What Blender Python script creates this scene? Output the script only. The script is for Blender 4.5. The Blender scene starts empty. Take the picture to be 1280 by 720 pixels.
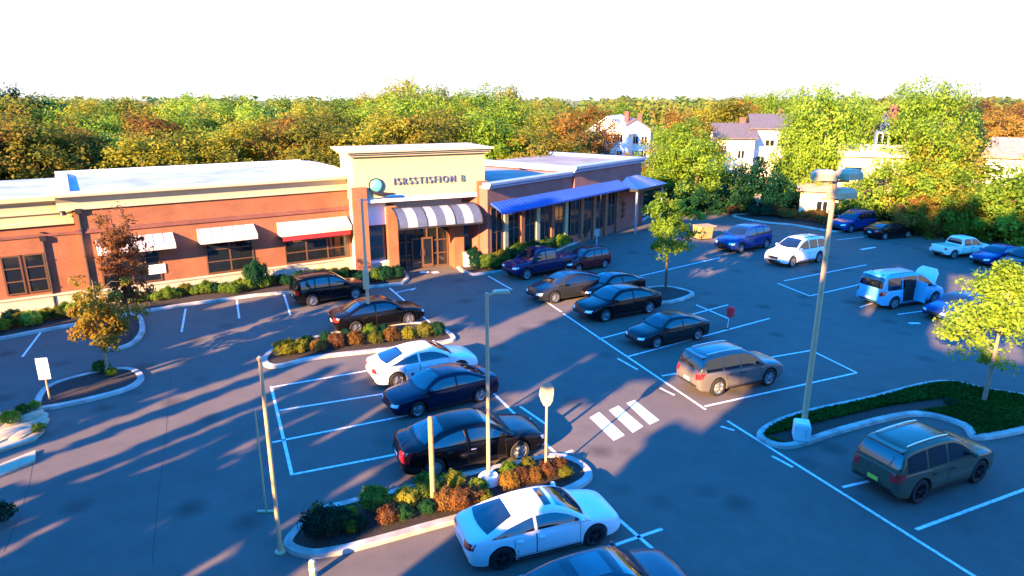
import bpy, math, random
import numpy as np
from mathutils import Vector, Matrix
from mathutils.bvhtree import BVHTree

random.seed(7)
S = bpy.context.scene
COL = S.collection
R = math.radians
# ------------------------------------------------------------------ survey
F, HZ, CAMH = 840.0, 122.0, 12.5
PITCH = math.atan((360 - HZ) / F)
cp, sp = math.cos(PITCH), math.sin(PITCH)


def ray(u, v):
    cx, cy = (u - 640) / F, (360 - v) / F
    return Vector((cx, cp + cy * sp, -sp + cy * cp))


def P(u, v, z=0.0):
    d = ray(u, v)
    t = (CAMH - z) / -d.z
    return Vector((d.x * t, d.y * t, z))


def at_dist(u, D):
    d = ray(u, 360)
    h = math.hypot(d.x, d.y)
    return Vector((d.x / h * D, d.y / h * D, 0))


def zat(x, y, v):
    k = (360 - v) / F
    # up/fw = k ; fw = y*cp - dz*sp ; up = y*sp + dz*cp
    dz = (k * y * cp - y * sp) / (cp + k * sp)
    return CAMH + dz


class Wall:
    """vertical plane through two ground points; local x along it, local y into the building"""
    def __init__(self, a, b, back=0.0):
        d = (b - a); self.L = d.length; self.u = d.normalized()
        self.n = Vector((-self.u.y, self.u.x, 0))          # points away from the viewer
        self.o = a + self.n * back
        self.rot = math.atan2(self.u.y, self.u.x)

    def at(self, px, py, dy=0.0):
        d = ray(px, py); c = Vector((0, 0, CAMH)); o = self.o + self.n * dy
        t = (o - c).dot(self.n) / d.dot(self.n)
        p = c + d * t
        return (p - self.o).dot(self.u), p.z

    def w(self, x, y, z):
        return self.o + self.u * x + self.n * y + Vector((0, 0, z))


# ------------------------------------------------------------------ mesh kit
class MB:
    def __init__(self):
        self.v, self.f, self.m = [], [], []
        self.cur = 0

    def add(self, vs, fs):
        b = len(self.v)
        self.v += [tuple(p) for p in vs]
        for f in fs:
            self.f.append(tuple(b + i for i in f)); self.m.append(self.cur)

    def box(self, x0, x1, y0, y1, z0, z1):
        self.add([(x0, y0, z0), (x1, y0, z0), (x1, y1, z0), (x0, y1, z0), (x0, y0, z1), (x1, y0, z1), (x1, y1, z1), (x0, y1, z1)],
                 [(3, 2, 1, 0), (4, 5, 6, 7), (0, 1, 5, 4), (1, 2, 6, 5), (2, 3, 7, 6), (3, 0, 4, 7)])

    def bar(self, p0, p1, w, h):
        p0, p1 = Vector(p0), Vector(p1); d = (p1 - p0).normalized()
        up = Vector((0, 0, 1)) if abs(d.z) < .9 else Vector((1, 0, 0))
        s = d.cross(up).normalized() * w / 2; t = s.cross(d).normalized() * h / 2
        vs = []
        for p in (p0, p1):
            vs += [p - s - t, p + s - t, p + s + t, p - s + t]
        self.add(vs, [(3, 2, 1, 0), (4, 5, 6, 7), (0, 1, 5, 4), (1, 2, 6, 5), (2, 3, 7, 6), (3, 0, 4, 7)])

    def tube(self, pts, rads, n=10, cap=True):
        pts = [Vector(p) for p in pts]
        rings = []
        for i, p in enumerate(pts):
            d = (pts[min(i + 1, len(pts) - 1)] - pts[max(i - 1, 0)]).normalized()
            up = Vector((0, 1, 0)) if abs(d.z) > .7 else Vector((0, 0, 1))
            a = d.cross(up).normalized(); b = d.cross(a)
            rings.append([p + (a * math.cos(2 * math.pi * k / n) + b * math.sin(2 * math.pi * k / n)) * rads[i] for k in range(n)])
        vs = [q for r in rings for q in r]; fs = []
        for i in range(len(pts) - 1):
            for k in range(n):
                k2 = (k + 1) % n
                fs.append((i * n + k, i * n + k2, (i + 1) * n + k2, (i + 1) * n + k))
        if cap:
            fs.append(tuple(range(n))); fs.append(tuple(len(vs) - n + k for k in range(n))[::-1])
        self.add(vs, fs)

    def lathe(self, prof, n=24, axis='z', c=(0, 0, 0)):
        """prof: list of (radius, height)"""
        vs, fs = [], []
        for r, h in prof:
            for k in range(n):
                a = 2 * math.pi * k / n
                q = (r * math.cos(a), r * math.sin(a), h) if axis == 'z' else (r * math.cos(a), h, r * math.sin(a))
                vs.append((q[0] + c[0], q[1] + c[1], q[2] + c[2]))
        for i in range(len(prof) - 1):
            for k in range(n):
                k2 = (k + 1) % n
                fs.append((i * n + k, i * n + k2, (i + 1) * n + k2, (i + 1) * n + k))
        self.add(vs, fs)

    def prism_x(self, prof, x0, x1):
        """prof: closed (y,z) outline, extruded along x"""
        n = len(prof)
        vs = [(x0, y, z) for y, z in prof] + [(x1, y, z) for y, z in prof]
        fs = [(i, (i + 1) % n, n + (i + 1) % n, n + i) for i in range(n)]
        fs += [tuple(range(n))[::-1], tuple(range(n, 2 * n))]
        self.add(vs, fs)

    def prism_z(self, poly, z0, z1):
        n = len(poly)
        vs = [(p[0], p[1], z0) for p in poly] + [(p[0], p[1], z1) for p in poly]
        fs = [(i, (i + 1) % n, n + (i + 1) % n, n + i) for i in range(n)]
        fs += [tuple(range(n))[::-1], tuple(range(n, 2 * n))]
        self.add(vs, fs)

    def sheet(self, poly, z):
        self.add([(p[0], p[1], z) for p in poly], [tuple(range(len(poly)))])

    def mesh(self, name, smooth=None):
        me = bpy.data.meshes.new(name)
        me.from_pydata(self.v, [], self.f)
        if any(self.m):
            me.polygons.foreach_set('material_index', self.m)
        import bmesh
        bm = bmesh.new(); bm.from_mesh(me); bmesh.ops.recalc_face_normals(bm, faces=bm.faces); bm.to_mesh(me); bm.free()
        if smooth:
            me.polygons.foreach_set('use_smooth', [True] * len(me.polygons))
            me.set_sharp_from_angle(angle=R(smooth))
        me.update()
        return me


def link(name, me, mats=None, parent=None, loc=(0, 0, 0), rz=0.0, label=None):
    o = bpy.data.objects.new(name, me)
    COL.objects.link(o)
    if mats is not None:
        for m in (mats if isinstance(mats, (list, tuple)) else [mats]):
            me.materials.append(m)
    o.parent = parent
    o.location = loc
    o.rotation_euler = (0, 0, rz)
    if label:
        o['label'] = label
    return o


def obj(name, mb, mats, parent=None, loc=(0, 0, 0), rz=0.0, smooth=None, label=None):
    return link(name, mb.mesh(name, smooth), mats, parent, loc, rz, label)


def tag(o, label, cat, group=None, kind=None):
    o['label'] = label; o['category'] = cat
    if group: o['group'] = group
    if kind: o['kind'] = kind
    return o


def struct(o, kind='structure'):
    o['kind'] = kind
    return o


def thing(name, label, cat, loc=(0, 0, 0), rz=0.0, group=None):
    o = bpy.data.objects.new(name, None); COL.objects.link(o)
    o.location = loc; o.rotation_euler = (0, 0, rz); o.empty_display_size = .3
    return tag(o, label, cat, group)


# ------------------------------------------------------------------ materials
def nodes(m):
    m.use_nodes = True
    nt = m.node_tree
    return nt, nt.nodes['Principled BSDF']


def mat(name, col, rough=.6, metal=0., spec=.5, coat=0., var=.0, scale=6., bump=0., bscale=40., emit=None):
    m = bpy.data.materials.new(name); nt, b = nodes(m)
    b.inputs['Roughness'].default_value = rough; b.inputs['Metallic'].default_value = metal
    b.inputs['Specular IOR Level'].default_value = spec
    b.inputs['Coat Weight'].default_value = coat; b.inputs['Coat Roughness'].default_value = .04
    c = (*col, 1)
    b.inputs['Base Color'].default_value = c
    if var or bump:
        tc = nt.nodes.new('ShaderNodeTexCoord')
    if var:
        n = nt.nodes.new('ShaderNodeTexNoise'); n.inputs['Scale'].default_value = scale; n.inputs['Detail'].default_value = 6
        nt.links.new(tc.outputs['Object'], n.inputs['Vector'])
        rp = nt.nodes.new('ShaderNodeValToRGB')
        rp.color_ramp.elements[0].position = .3; rp.color_ramp.elements[1].position = .7
        rp.color_ramp.elements[0].color = tuple(x * (1 - var) for x in col) + (1,)
        rp.color_ramp.elements[1].color = tuple(min(1, x * (1 + var)) for x in col) + (1,)
        nt.links.new(n.outputs['Fac'], rp.inputs['Fac']); nt.links.new(rp.outputs['Color'], b.inputs['Base Color'])
    if bump:
        n2 = nt.nodes.new('ShaderNodeTexNoise'); n2.inputs['Scale'].default_value = bscale; n2.inputs['Detail'].default_value = 4
        nt.links.new(tc.outputs['Object'], n2.inputs['Vector'])
        bp = nt.nodes.new('ShaderNodeBump'); bp.inputs['Strength'].default_value = bump; bp.inputs['Distance'].default_value = .02
        nt.links.new(n2.outputs['Fac'], bp.inputs['Height']); nt.links.new(bp.outputs['Normal'], b.inputs['Normal'])
    if emit:
        b.inputs['Emission Color'].default_value = (*emit[0], 1); b.inputs['Emission Strength'].default_value = emit[1]
    return m


def asphalt_mat():
    m = bpy.data.materials.new('asphalt'); nt, b = nodes(m); L = nt.links.new
    tc = nt.nodes.new('ShaderNodeTexCoord')
    def noise(s, d=5, rough=.6):
        n = nt.nodes.new('ShaderNodeTexNoise'); n.inputs['Scale'].default_value = s; n.inputs['Detail'].default_value = d
        n.inputs['Roughness'].default_value = rough
        L(tc.outputs['Object'], n.inputs['Vector']); return n
    big, mid, fine = noise(.07, 4), noise(.9, 8, .7), noise(28, 3)
    rp = nt.nodes.new('ShaderNodeValToRGB'); e = rp.color_ramp.elements
    e[0].position, e[1].position = .3, .7
    e[0].color, e[1].color = (*ASPH[0], 1), (*ASPH[1], 1)
    L(big.outputs['Fac'], rp.inputs['Fac'])
    def mul(a, fac, lo, hi):
        mr = nt.nodes.new('ShaderNodeMapRange'); mr.inputs['From Min'].default_value = .3; mr.inputs['From Max'].default_value = .7
        mr.inputs['To Min'].default_value = lo; mr.inputs['To Max'].default_value = hi
        L(fac, mr.inputs['Value'])
        mx = nt.nodes.new('ShaderNodeMix'); mx.data_type = 'RGBA'; mx.blend_type = 'MULTIPLY'; mx.inputs['Factor'].default_value = 1
        L(a, mx.inputs[6]); L(mr.outputs['Result'], mx.inputs[7]); return mx.outputs[2]
    c = mul(rp.outputs['Color'], mid.outputs['Fac'], .86, 1.12)
    c = mul(c, fine.outputs['Fac'], .88, 1.12)
    # oil drips: sparse dark blotches
    vo = nt.nodes.new('ShaderNodeTexVoronoi'); vo.inputs['Scale'].default_value = .42; L(tc.outputs['Object'], vo.inputs['Vector'])
    mr = nt.nodes.new('ShaderNodeMapRange'); mr.inputs['From Min'].default_value = .05; mr.inputs['From Max'].default_value = .28
    mr.inputs['To Min'].default_value = .55; mr.inputs['To Max'].default_value = 1.0; L(vo.outputs['Distance'], mr.inputs['Value'])
    mx = nt.nodes.new('ShaderNodeMix'); mx.data_type = 'RGBA'; mx.blend_type = 'MULTIPLY'; mx.inputs['Factor'].default_value = 1
    L(c, mx.inputs[6]); L(mr.outputs['Result'], mx.inputs[7])
    L(mx.outputs[2], b.inputs['Base Color'])
    b.inputs['Roughness'].default_value = .85; b.inputs['Specular IOR Level'].default_value = .25
    bp = nt.nodes.new('ShaderNodeBump'); bp.inputs['Strength'].default_value = .25; bp.inputs['Distance'].default_value = .01
    n4 = noise(60, 2); L(n4.outputs['Fac'], bp.inputs['Height']); L(bp.outputs['Normal'], b.inputs['Normal'])
    return m


def paint_line_mat(col, base):
    m = bpy.data.materials.new('line_paint'); nt, b = nodes(m); L = nt.links.new
    tc = nt.nodes.new('ShaderNodeTexCoord')
    n = nt.nodes.new('ShaderNodeTexNoise'); n.inputs['Scale'].default_value = 7; n.inputs['Detail'].default_value = 8; n.inputs['Roughness'].default_value = .75
    L(tc.outputs['Object'], n.inputs['Vector'])
    rp = nt.nodes.new('ShaderNodeValToRGB'); e = rp.color_ramp.elements
    e[0].position, e[1].position = .30, .52; e[0].color, e[1].color = (*base, 1), (*col, 1)
    L(n.outputs['Fac'], rp.inputs['Fac']); L(rp.outputs['Color'], b.inputs['Base Color']); b.inputs['Roughness'].default_value = .7
    return m


def brick_mat(name, c1, c2, mortar):
    m = bpy.data.materials.new(name); nt, b = nodes(m); L = nt.links.new
    tc = nt.nodes.new('ShaderNodeTexCoord'); sx = nt.nodes.new('ShaderNodeSeparateXYZ'); cb = nt.nodes.new('ShaderNodeCombineXYZ')
    L(tc.outputs['Object'], sx.inputs[0])
    ad = nt.nodes.new('ShaderNodeMath'); L(sx.outputs['X'], ad.inputs[0]); L(sx.outputs['Y'], ad.inputs[1])
    L(ad.outputs[0], cb.inputs['X']); L(sx.outputs['Z'], cb.inputs['Y'])
    br = nt.nodes.new('ShaderNodeTexBrick'); L(cb.outputs[0], br.inputs['Vector'])
    br.inputs['Color1'].default_value = (*c1, 1); br.inputs['Color2'].default_value = (*c2, 1); br.inputs['Mortar'].default_value = (*mortar, 1)
    br.inputs['Scale'].default_value = 1; br.inputs['Brick Width'].default_value = .22; br.inputs['Row Height'].default_value = .075; br.inputs['Mortar Size'].default_value = .008
    n = nt.nodes.new('ShaderNodeTexNoise'); n.inputs['Scale'].default_value = .8; n.inputs['Detail'].default_value = 6; L(tc.outputs['Object'], n.inputs['Vector'])
    mr = nt.nodes.new('ShaderNodeMapRange'); mr.inputs['From Min'].default_value = .3; mr.inputs['From Max'].default_value = .7
    mr.inputs['To Min'].default_value = .8; mr.inputs['To Max'].default_value = 1.15; L(n.outputs['Fac'], mr.inputs['Value'])
    mx = nt.nodes.new('ShaderNodeMix'); mx.data_type = 'RGBA'; mx.blend_type = 'MULTIPLY'; mx.inputs['Factor'].default_value = 1
    L(br.outputs['Color'], mx.inputs[6]); L(mr.outputs['Result'], mx.inputs[7]); L(mx.outputs[2], b.inputs['Base Color'])
    b.inputs['Roughness'].default_value = .85
    bp = nt.nodes.new('ShaderNodeBump'); bp.inputs['Strength'].default_value = .4; bp.inputs['Distance'].default_value = .01
    L(br.outputs['Fac'], bp.inputs['Height']); bp.invert = True; L(bp.outputs['Normal'], b.inputs['Normal'])
    return m


def leaf_mat(name, cols, trans=.6, rand=.25, noise_scale=None):
    """leaf colour varies from leaf to leaf, from clump to clump and from tree to tree"""
    m = bpy.data.materials.new(name); m.use_nodes = True; nt = m.node_tree; L = nt.links.new
    nt.nodes.clear()
    out = nt.nodes.new('ShaderNodeOutputMaterial')
    ge = nt.nodes.new('ShaderNodeNewGeometry'); oi = nt.nodes.new('ShaderNodeObjectInfo')
    n = nt.nodes.new('ShaderNodeTexNoise'); n.inputs['Scale'].default_value = noise_scale or .55; n.inputs['Detail'].default_value = 2
    L(ge.outputs['Position'], n.inputs['Vector'])
    def math_(op, a, b):
        q = nt.nodes.new('ShaderNodeMath'); q.operation = op
        for i, x in enumerate((a, b)):
            if isinstance(x, (int, float)): q.inputs[i].default_value = x
            else: L(x, q.inputs[i])
        return q.outputs[0]
    a = math_('MULTIPLY', ge.outputs['Random Per Island'], .45)
    c = math_('MULTIPLY', n.outputs['Fac'], 1.1)
    d = math_('MULTIPLY', math_('SUBTRACT', oi.outputs['Random'], .5), rand * 2)
    f = math_('ADD', math_('ADD', a, c), math_('SUBTRACT', d, .27))
    rp = nt.nodes.new('ShaderNodeValToRGB')
    el = rp.color_ramp.elements
    while len(el) < len(cols): el.new(.5)
    for i, k in enumerate(cols):
        el[i].position = i / (len(cols) - 1); el[i].color = (*k, 1)
    L(f, rp.inputs['Fac'])
    df = nt.nodes.new('ShaderNodeBsdfDiffuse'); tr = nt.nodes.new('ShaderNodeBsdfTranslucent'); mx = nt.nodes.new('ShaderNodeMixShader')
    L(rp.outputs['Color'], df.inputs['Color']); L(rp.outputs['Color'], tr.inputs['Color']); mx.inputs[0].default_value = trans
    L(df.outputs[0], mx.inputs[1]); L(tr.outputs[0], mx.inputs[2]); L(mx.outputs[0], out.inputs['Surface'])
    return m


ASPH = ((.098, .084, .074), (.126, .106, .090))
M = {}
M['asphalt'] = asphalt_mat()
M['line'] = paint_line_mat((.72, .74, .76), (.16, .19, .24))
M['earth'] = mat('earth', (.10, .10, .045), .95, var=.4, scale=.3)
M['concrete'] = mat('concrete', (.35, .33, .29), .85, var=.38, scale=1.6, bump=.3)
M['mulch'] = mat('mulch', (.022, .015, .012), .95, var=.5, scale=9, bump=1, bscale=25)
M['seam'] = mat('seam', (.035, .033, .032), .8)
M['brick'] = brick_mat('brick', (.30, .085, .032), (.25, .065, .028), (.22, .14, .09))
M['brick_dark'] = brick_mat('brick_dark', (.20, .045, .035), (.15, .035, .03), (.16, .11, .09))
M['brick_wing'] = brick_mat('brick_wing', (.30, .085, .06), (.24, .065, .05), (.24, .17, .14))
M['cream'] = mat('cream_stucco', (.41, .365, .215), .85, var=.06, scale=1.2, bump=.15)
M['cream_trim'] = mat('cream_trim', (.42, .38, .27), .7, var=.05, scale=2)
M['stone'] = mat('stone_base', (.42, .39, .30), .8, var=.12, scale=3, bump=.3)
M['white'] = mat('white_paint', (.78, .78, .76), .5, var=.05)
M['grey_wall'] = mat('grey_wall', (.55, .57, .60), .8, var=.06)
M['wing_roof'] = mat('wing_roof', (.20, .19, .17), .8, var=.25, scale=.4)
M['coping'] = mat('blue_grey_coping', (.22, .29, .38), .45, var=.1, scale=1)
M['membrane'] = mat('roof_membrane', (.27, .32, .39), .6, var=.28, scale=.5)
M['blue_metal'] = mat('blue_metal', (.011, .062, .30), .5, metal=.0, spec=.6, var=.06, scale=.7)
M['frame'] = mat('bronze_frame', (.11, .055, .03), .5, var=.1)
M['darkmetal'] = mat('dark_metal', (.02, .02, .023), .45)
M['glass'] = mat('dark_glass', (.010, .013, .017), .06, spec=.7, coat=.3)
M['glass_teal'] = mat('teal_glass', (.02, .07, .085), .05, spec=.8, coat=.5)
M['red'] = mat('red_fabric', (.42, .02, .03), .7)
M['lilac'] = mat('grey_lilac_canvas', (.055, .075, .13), .75, var=.2)
M['canvas'] = mat('white_canvas', (.26, .26, .30), .75, var=.2, scale=3)
M['canvas_dirty'] = mat('awning_canvas', (.46, .44, .42), .75, var=.18, scale=3)
M['red_marker'] = mat('red_marker', (.75, .02, .03), .5)
M['sign'] = mat('sign_letters', (.10, .12, .20), .5)
M['teal'] = mat('teal_emblem', (.10, .38, .38), .4, var=.4, scale=1.5)
M['pole_tan'] = mat('pole_tan', (.50, .375, .21), .55, var=.12, scale=3)
M['pole_grey'] = mat('pole_grey', (.33, .34, .36), .45, metal=.3, var=.1)
M['wood'] = mat('weathered_wood', (.34, .25, .13), .8, var=.25, scale=8)
M['tyre'] = mat('tyre', (.012, .012, .013), .85)
M['rim'] = mat('rim', (.42, .43, .45), .3, metal=.8)
M['rim_dark'] = mat('rim_dark', (.06, .06, .065), .35, metal=.7)
M['plastic'] = mat('black_plastic', (.014, .014, .016), .55)
M['gap'] = mat('panel_gap', (.006, .006, .007), .8)
M['lamp'] = mat('headlamp', (.70, .72, .74), .12, spec=.8, coat=1)
M['tail'] = mat('tail_lamp', (.50, .012, .014), .18, spec=.7, coat=1)
M['plate'] = mat('plate', (.70, .70, .66), .5)
M['plate_green'] = mat('plate_yellow_green', (.50, .62, .08), .5)
M['chrome'] = mat('chrome', (.75, .76, .78), .12, metal=1)
M['bark'] = mat('bark', (.10, .070, .045), .95, var=.35, scale=6)
M['bark_pale'] = mat('bark_pale', (.26, .21, .15), .9, var=.3, scale=6)
M['rock'] = mat('pale_rock', (.34, .28, .18), .9, var=.3, scale=3, bump=.5, bscale=8)
M['paving'] = mat('sandy_paving', (.36, .31, .21), .9, var=.25, scale=1.5, bump=.2)
M['house_white'] = mat('house_siding', (.76, .73, .68), .8, var=.05)
M['house_beige'] = mat('house_beige', (.62, .52, .30), .85, var=.08)
M['house_blue'] = mat('house_blue', (.05, .09, .24), .8, var=.1)
M['shingle'] = mat('roof_shingle', (.085, .075, .085), .9, var=.2, scale=3)
M['shingle_tan'] = mat('roof_shingle_tan', (.24, .19, .16), .9, var=.2, scale=3)
M['yellow'] = mat('yellow_bin', (.32, .22, .09), .5, var=.12)
M['orange_bin'] = mat('orange_panel', (.60, .20, .03), .55)


def car_paint(name, col, metal=0.):
    return mat('paint_' + name, col, .24, metal=metal, spec=.12, coat=.32)


PAINT = dict(white=car_paint('white', (.74, .75, .76)), black=car_paint('black', (.0035, .0035, .005)), navy=car_paint('navy', (.004, .008, .026)),
             midblue=car_paint('midblue', (.003, .012, .055)), blue=car_paint('blue', (.010, .034, .15)), silver=car_paint('silver', (.24, .25, .27), .35), grey=car_paint('grey', (.15, .14, .135), .3),
             olive=car_paint('olive', (.085, .095, .065), .2), teal=car_paint('teal', (.006, .018, .02)), lightblue=car_paint('lightblue', (.12, .42, .60)),
             maroon=car_paint('maroon', (.10, .012, .016)), steel=car_paint('steel', (.022, .06, .075), .1), gunmetal=car_paint('gunmetal', (.022, .025, .03), .2), cream=car_paint('cream', (.74, .70, .58)))
GLASS_BLUE = mat('car_glass', (.006, .009, .016), .03, spec=.8, coat=.6)

LEAF = dict(
    green=leaf_mat('leaf_green', [(0.031, 0.084, 0.018), (0.085, 0.182, 0.030), (0.190, 0.281, 0.044), (0.284, 0.365, 0.059)]),
    lime=leaf_mat('leaf_yellow_green', [(0.054, 0.120, 0.020), (0.150, 0.262, 0.030), (0.268, 0.406, 0.046), (0.354, 0.503, 0.086)]),
    gold=leaf_mat('leaf_gold', [(0.085, 0.095, 0.020), (0.235, 0.239, 0.030), (0.378, 0.357, 0.041), (0.432, 0.453, 0.086)]),
    orange=leaf_mat('leaf_orange', [(0.094, 0.048, 0.025), (0.251, 0.138, 0.037), (0.378, 0.215, 0.046), (0.394, 0.334, 0.066)]),
    rust=leaf_mat('leaf_rust', [(0.054, 0.026, 0.025), (0.157, 0.072, 0.037), (0.259, 0.120, 0.050), (0.300, 0.215, 0.066)]),
    evergreen=leaf_mat('leaf_evergreen', [(0.005, 0.026, 0.025), (0.010, 0.060, 0.037), (0.024, 0.101, 0.046), (0.054, 0.155, 0.046)]),
    mixed=leaf_mat('leaf_mixed', [(.045, .07, .018), (.13, .16, .03), (.24, .22, .035), (.30, .17, .035)]),
    thick=leaf_mat('leaf_thick', [(0.036, 0.061, 0.010), (0.108, 0.110, 0.014), (0.168, 0.110, 0.017)], .05),
    grass=leaf_mat('grass_blades', [(0.006, 0.030, 0.006), (0.014, 0.067, 0.011), (0.030, 0.104, 0.016)], .2),
    ridge=leaf_mat('leaf_ridge', [(0.040, 0.109, 0.030), (0.133, 0.227, 0.046), (0.235, 0.288, 0.058), (0.259, 0.168, 0.046)], noise_scale=.045),
)

# ------------------------------------------------------------------ world, sun, camera
SUN_AZ, SUN_EL = 235.0, 19.0          # degrees; the sun stands behind the viewer on the left
w = bpy.data.worlds.new('World'); S.world = w; w.use_nodes = True
nt = w.node_tree; L = nt.links.new
bg = nt.nodes['Background']
sky = nt.nodes.new('ShaderNodeTexSky'); sky.sky_type = 'NISHITA'; sky.sun_disc = False
sky.sun_elevation = R(SUN_EL); sky.sun_rotation = R(90 - SUN_AZ) % (2 * math.pi)
sky.air_density = 1.0; sky.dust_density = .4; sky.ozone_density = 3.0
tc = nt.nodes.new('ShaderNodeTexCoord'); sx = nt.nodes.new('ShaderNodeSeparateXYZ'); L(tc.outputs['Generated'], sx.inputs[0])
mr = nt.nodes.new('ShaderNodeMapRange'); mr.interpolation_type = 'SMOOTHSTEP'
mr.inputs['From Min'].default_value = .17; mr.inputs['From Max'].default_value = .34
L(sx.outputs['Z'], mr.inputs['Value'])
tint = nt.nodes.new('ShaderNodeMix'); tint.data_type = 'RGBA'; tint.blend_type = 'MULTIPLY'; tint.inputs['Factor'].default_value = 1
L(sky.outputs['Color'], tint.inputs[6]); tint.inputs[7].default_value = (.05, .85, 1.66, 1)
mixw = nt.nodes.new('ShaderNodeMix'); mixw.data_type = 'RGBA'
L(mr.outputs['Result'], mixw.inputs['Factor']); mixw.inputs[6].default_value = (1.5, 1.5, 1.5, 1); L(tint.outputs[2], mixw.inputs[7])
L(mixw.outputs[2], bg.inputs['Color']); bg.inputs['Strength'].default_value = .12

ld = bpy.data.lights.new('sun', 'SUN'); ld.energy = 5.0; ld.angle = R(.5); ld.color = (1.0, .58, .24)
lo = bpy.data.objects.new('sun', ld); COL.objects.link(lo)
sdir = Vector((math.cos(R(SUN_AZ)) * math.cos(R(SUN_EL)), math.sin(R(SUN_AZ)) * math.cos(R(SUN_EL)), math.sin(R(SUN_EL))))
lo.rotation_euler = (-sdir).to_track_quat('-Z', 'Y').to_euler(); lo.location = (-40, -60, 60)

cd = bpy.data.cameras.new('camera'); cam = bpy.data.objects.new('camera', cd); COL.objects.link(cam)
cam.location = (0, 0, CAMH); cam.rotation_euler = (R(90) - PITCH, 0, 0)
cd.sensor_width = 36; cd.lens = 36 * F / 1280; cd.clip_end = 6000; cd.clip_start = .1
S.camera = cam
S.view_settings.view_transform = 'Standard'; S.view_settings.look = 'None'; S.view_settings.exposure = 2.75; S.view_settings.gamma = 1
S.cycles.use_denoising = True
S.cycles.max_bounces = 6; S.cycles.transparent_max_bounces = 4

# ------------------------------------------------------------------ ground
def smooth_closed(pts, n=6):
    out = []; k = len(pts)
    for i in range(k):
        p0, p1, p2, p3 = pts[i - 1], pts[i], pts[(i + 1) % k], pts[(i + 2) % k]
        for j in range(n):
            t = j / n
            out.append(.5 * ((2 * p1) + (-p0 + p2) * t + (2 * p0 - 5 * p1 + 4 * p2 - p3) * t * t + (-p0 + 3 * p1 - 3 * p2 + p3) * t ** 3))
    return out


def area2(p):
    return sum(p[i - 1].x * p[i].y - p[i].x * p[i - 1].y for i in range(len(p)))


def inset(p, d):
    out = []; n = len(p); s = 1 if area2(p) > 0 else -1
    for i in range(n):
        e = (p[(i + 1) % n] - p[i - 1]); e = Vector((e.x, e.y, 0)).normalized()
        out.append(p[i] + Vector((-e.y, e.x, 0)) * d * s)
    return out


mb = MB(); mb.sheet([(-1500, -600), (1500, -600), (1500, 3000), (-1500, 3000)], -.06)
struct(obj('ground', mb, M['earth']))
mb = MB()
lot = [Vector((-75, -25, 0)), Vector((75, -25, 0)), Vector((75, 66, 0)), P(1280, 285), P(1200, 270), P(1080, 262), P(940, 262), P(860, 262), P(800, 262), P(640, 315), P(480, 330), P(300, 352), P(0, 395), Vector((-50, 22, 0)), Vector((-75, 10, 0))]
mb.sheet(lot, 0)
struct(obj('parking_lot', mb, M['asphalt']))

ISLANDS = []
def island(name, px, soil='mulch', h=.14, kw=.28, n=6, pts=None, smooth=True):
    pts = pts or [P(*q) for q in px]
    o = smooth_closed(pts, n) if smooth else pts
    i1 = inset(o, kw)
    mb = MB(); k = len(o)
    o2 = inset(o, .03)
    vs = [Vector((p.x, p.y, -.02)) for p in o] + [Vector((p.x, p.y, h - .02)) for p in inset(o, .012)] + [Vector((p.x, p.y, h)) for p in o2] + [Vector((p.x, p.y, h)) for p in i1] + [Vector((p.x, p.y, h - .06)) for p in i1]
    fs = []
    for r in range(4):
        for j in range(k):
            j2 = (j + 1) % k
            fs.append((r * k + j, r * k + j2, (r + 1) * k + j2, (r + 1) * k + j))
    mb.add(vs, fs)
    struct(obj('kerb', mb, M['concrete'], smooth=40))
    mb = MB(); mb.sheet(inset(o, kw - .02), h - .035)
    struct(obj('planting_bed', mb, M[soil]))
    ISLANDS.append((name, i1))
    return i1


isl_near = island('near', [(354, 681), (392, 642), (432, 629), (500, 613), (580, 594), (640, 580), (690, 570), (722, 577), (740, 592), (733, 607), (690, 625), (570, 655), (480, 680), (420, 695), (380, 698)])
isl_mid = island('mid', [(327, 453), (345, 436), (400, 421), (460, 411), (520, 405), (552, 411), (570, 425), (545, 432), (480, 440), (400, 449), (345, 461)])
isl_left = island('left', [(42, 512), (55, 487), (100, 471), (150, 462), (174, 465), (180, 476), (160, 489), (110, 503), (60, 513)])
isl_red = island('red', [(120, 434), (128, 412), (148, 399), (174, 395), (182, 412), (170, 430), (142, 439)])
isl_young = island('young', [(795, 364), (830, 359), (862, 365), (866, 371), (835, 380), (790, 379)])
isl_right = island('right', [(945, 545), (985, 521), (1080, 499), (1172, 478), (1240, 489), (1330, 505), (1330, 527), (1227, 551), (1200, 533), (1155, 521), (1110, 527), (1050, 543), (985, 562)], soil='mulch')
# planting strip in front of the left wing and round the entry drive
kl = [(-90, 446), (0, 426), (60, 414), (110, 405), (175, 392), (245, 381), (320, 371), (400, 364), (470, 360), (504, 356), (512, 349), (507, 341)]
W1a, W1b = P(0, 400), P(440, 338)
isl_strip = island('strip', None, pts=[P(*q) for q in kl] + [P(500, 338), P(440, 335), P(300, 356), P(150, 377), P(0, 398), P(-90, 412)], smooth=False, h=.15)
kr = [(568, 333), (576, 340), (592, 345), (640, 339), (680, 323), (708, 309), (745, 296), (800, 279), (812, 272), (806, 269)]
isl_strip2 = island('strip2', None, pts=[P(*q) for q in kr] + [P(790, 275), P(740, 290), P(690, 306), P(650, 319), P(606, 332), P(580, 331)], smooth=False, h=.15)
isl_far = island('far', [(915, 270), (960, 268), (1010, 270), (1050, 281), (1062, 288), (1040, 290), (990, 282), (950, 278)], soil='mulch')
isl_far2 = island('far2', [(1100, 270), (1160, 268), (1230, 274), (1300, 284), (1300, 292), (1230, 283), (1160, 276)], soil='mulch')

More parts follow.
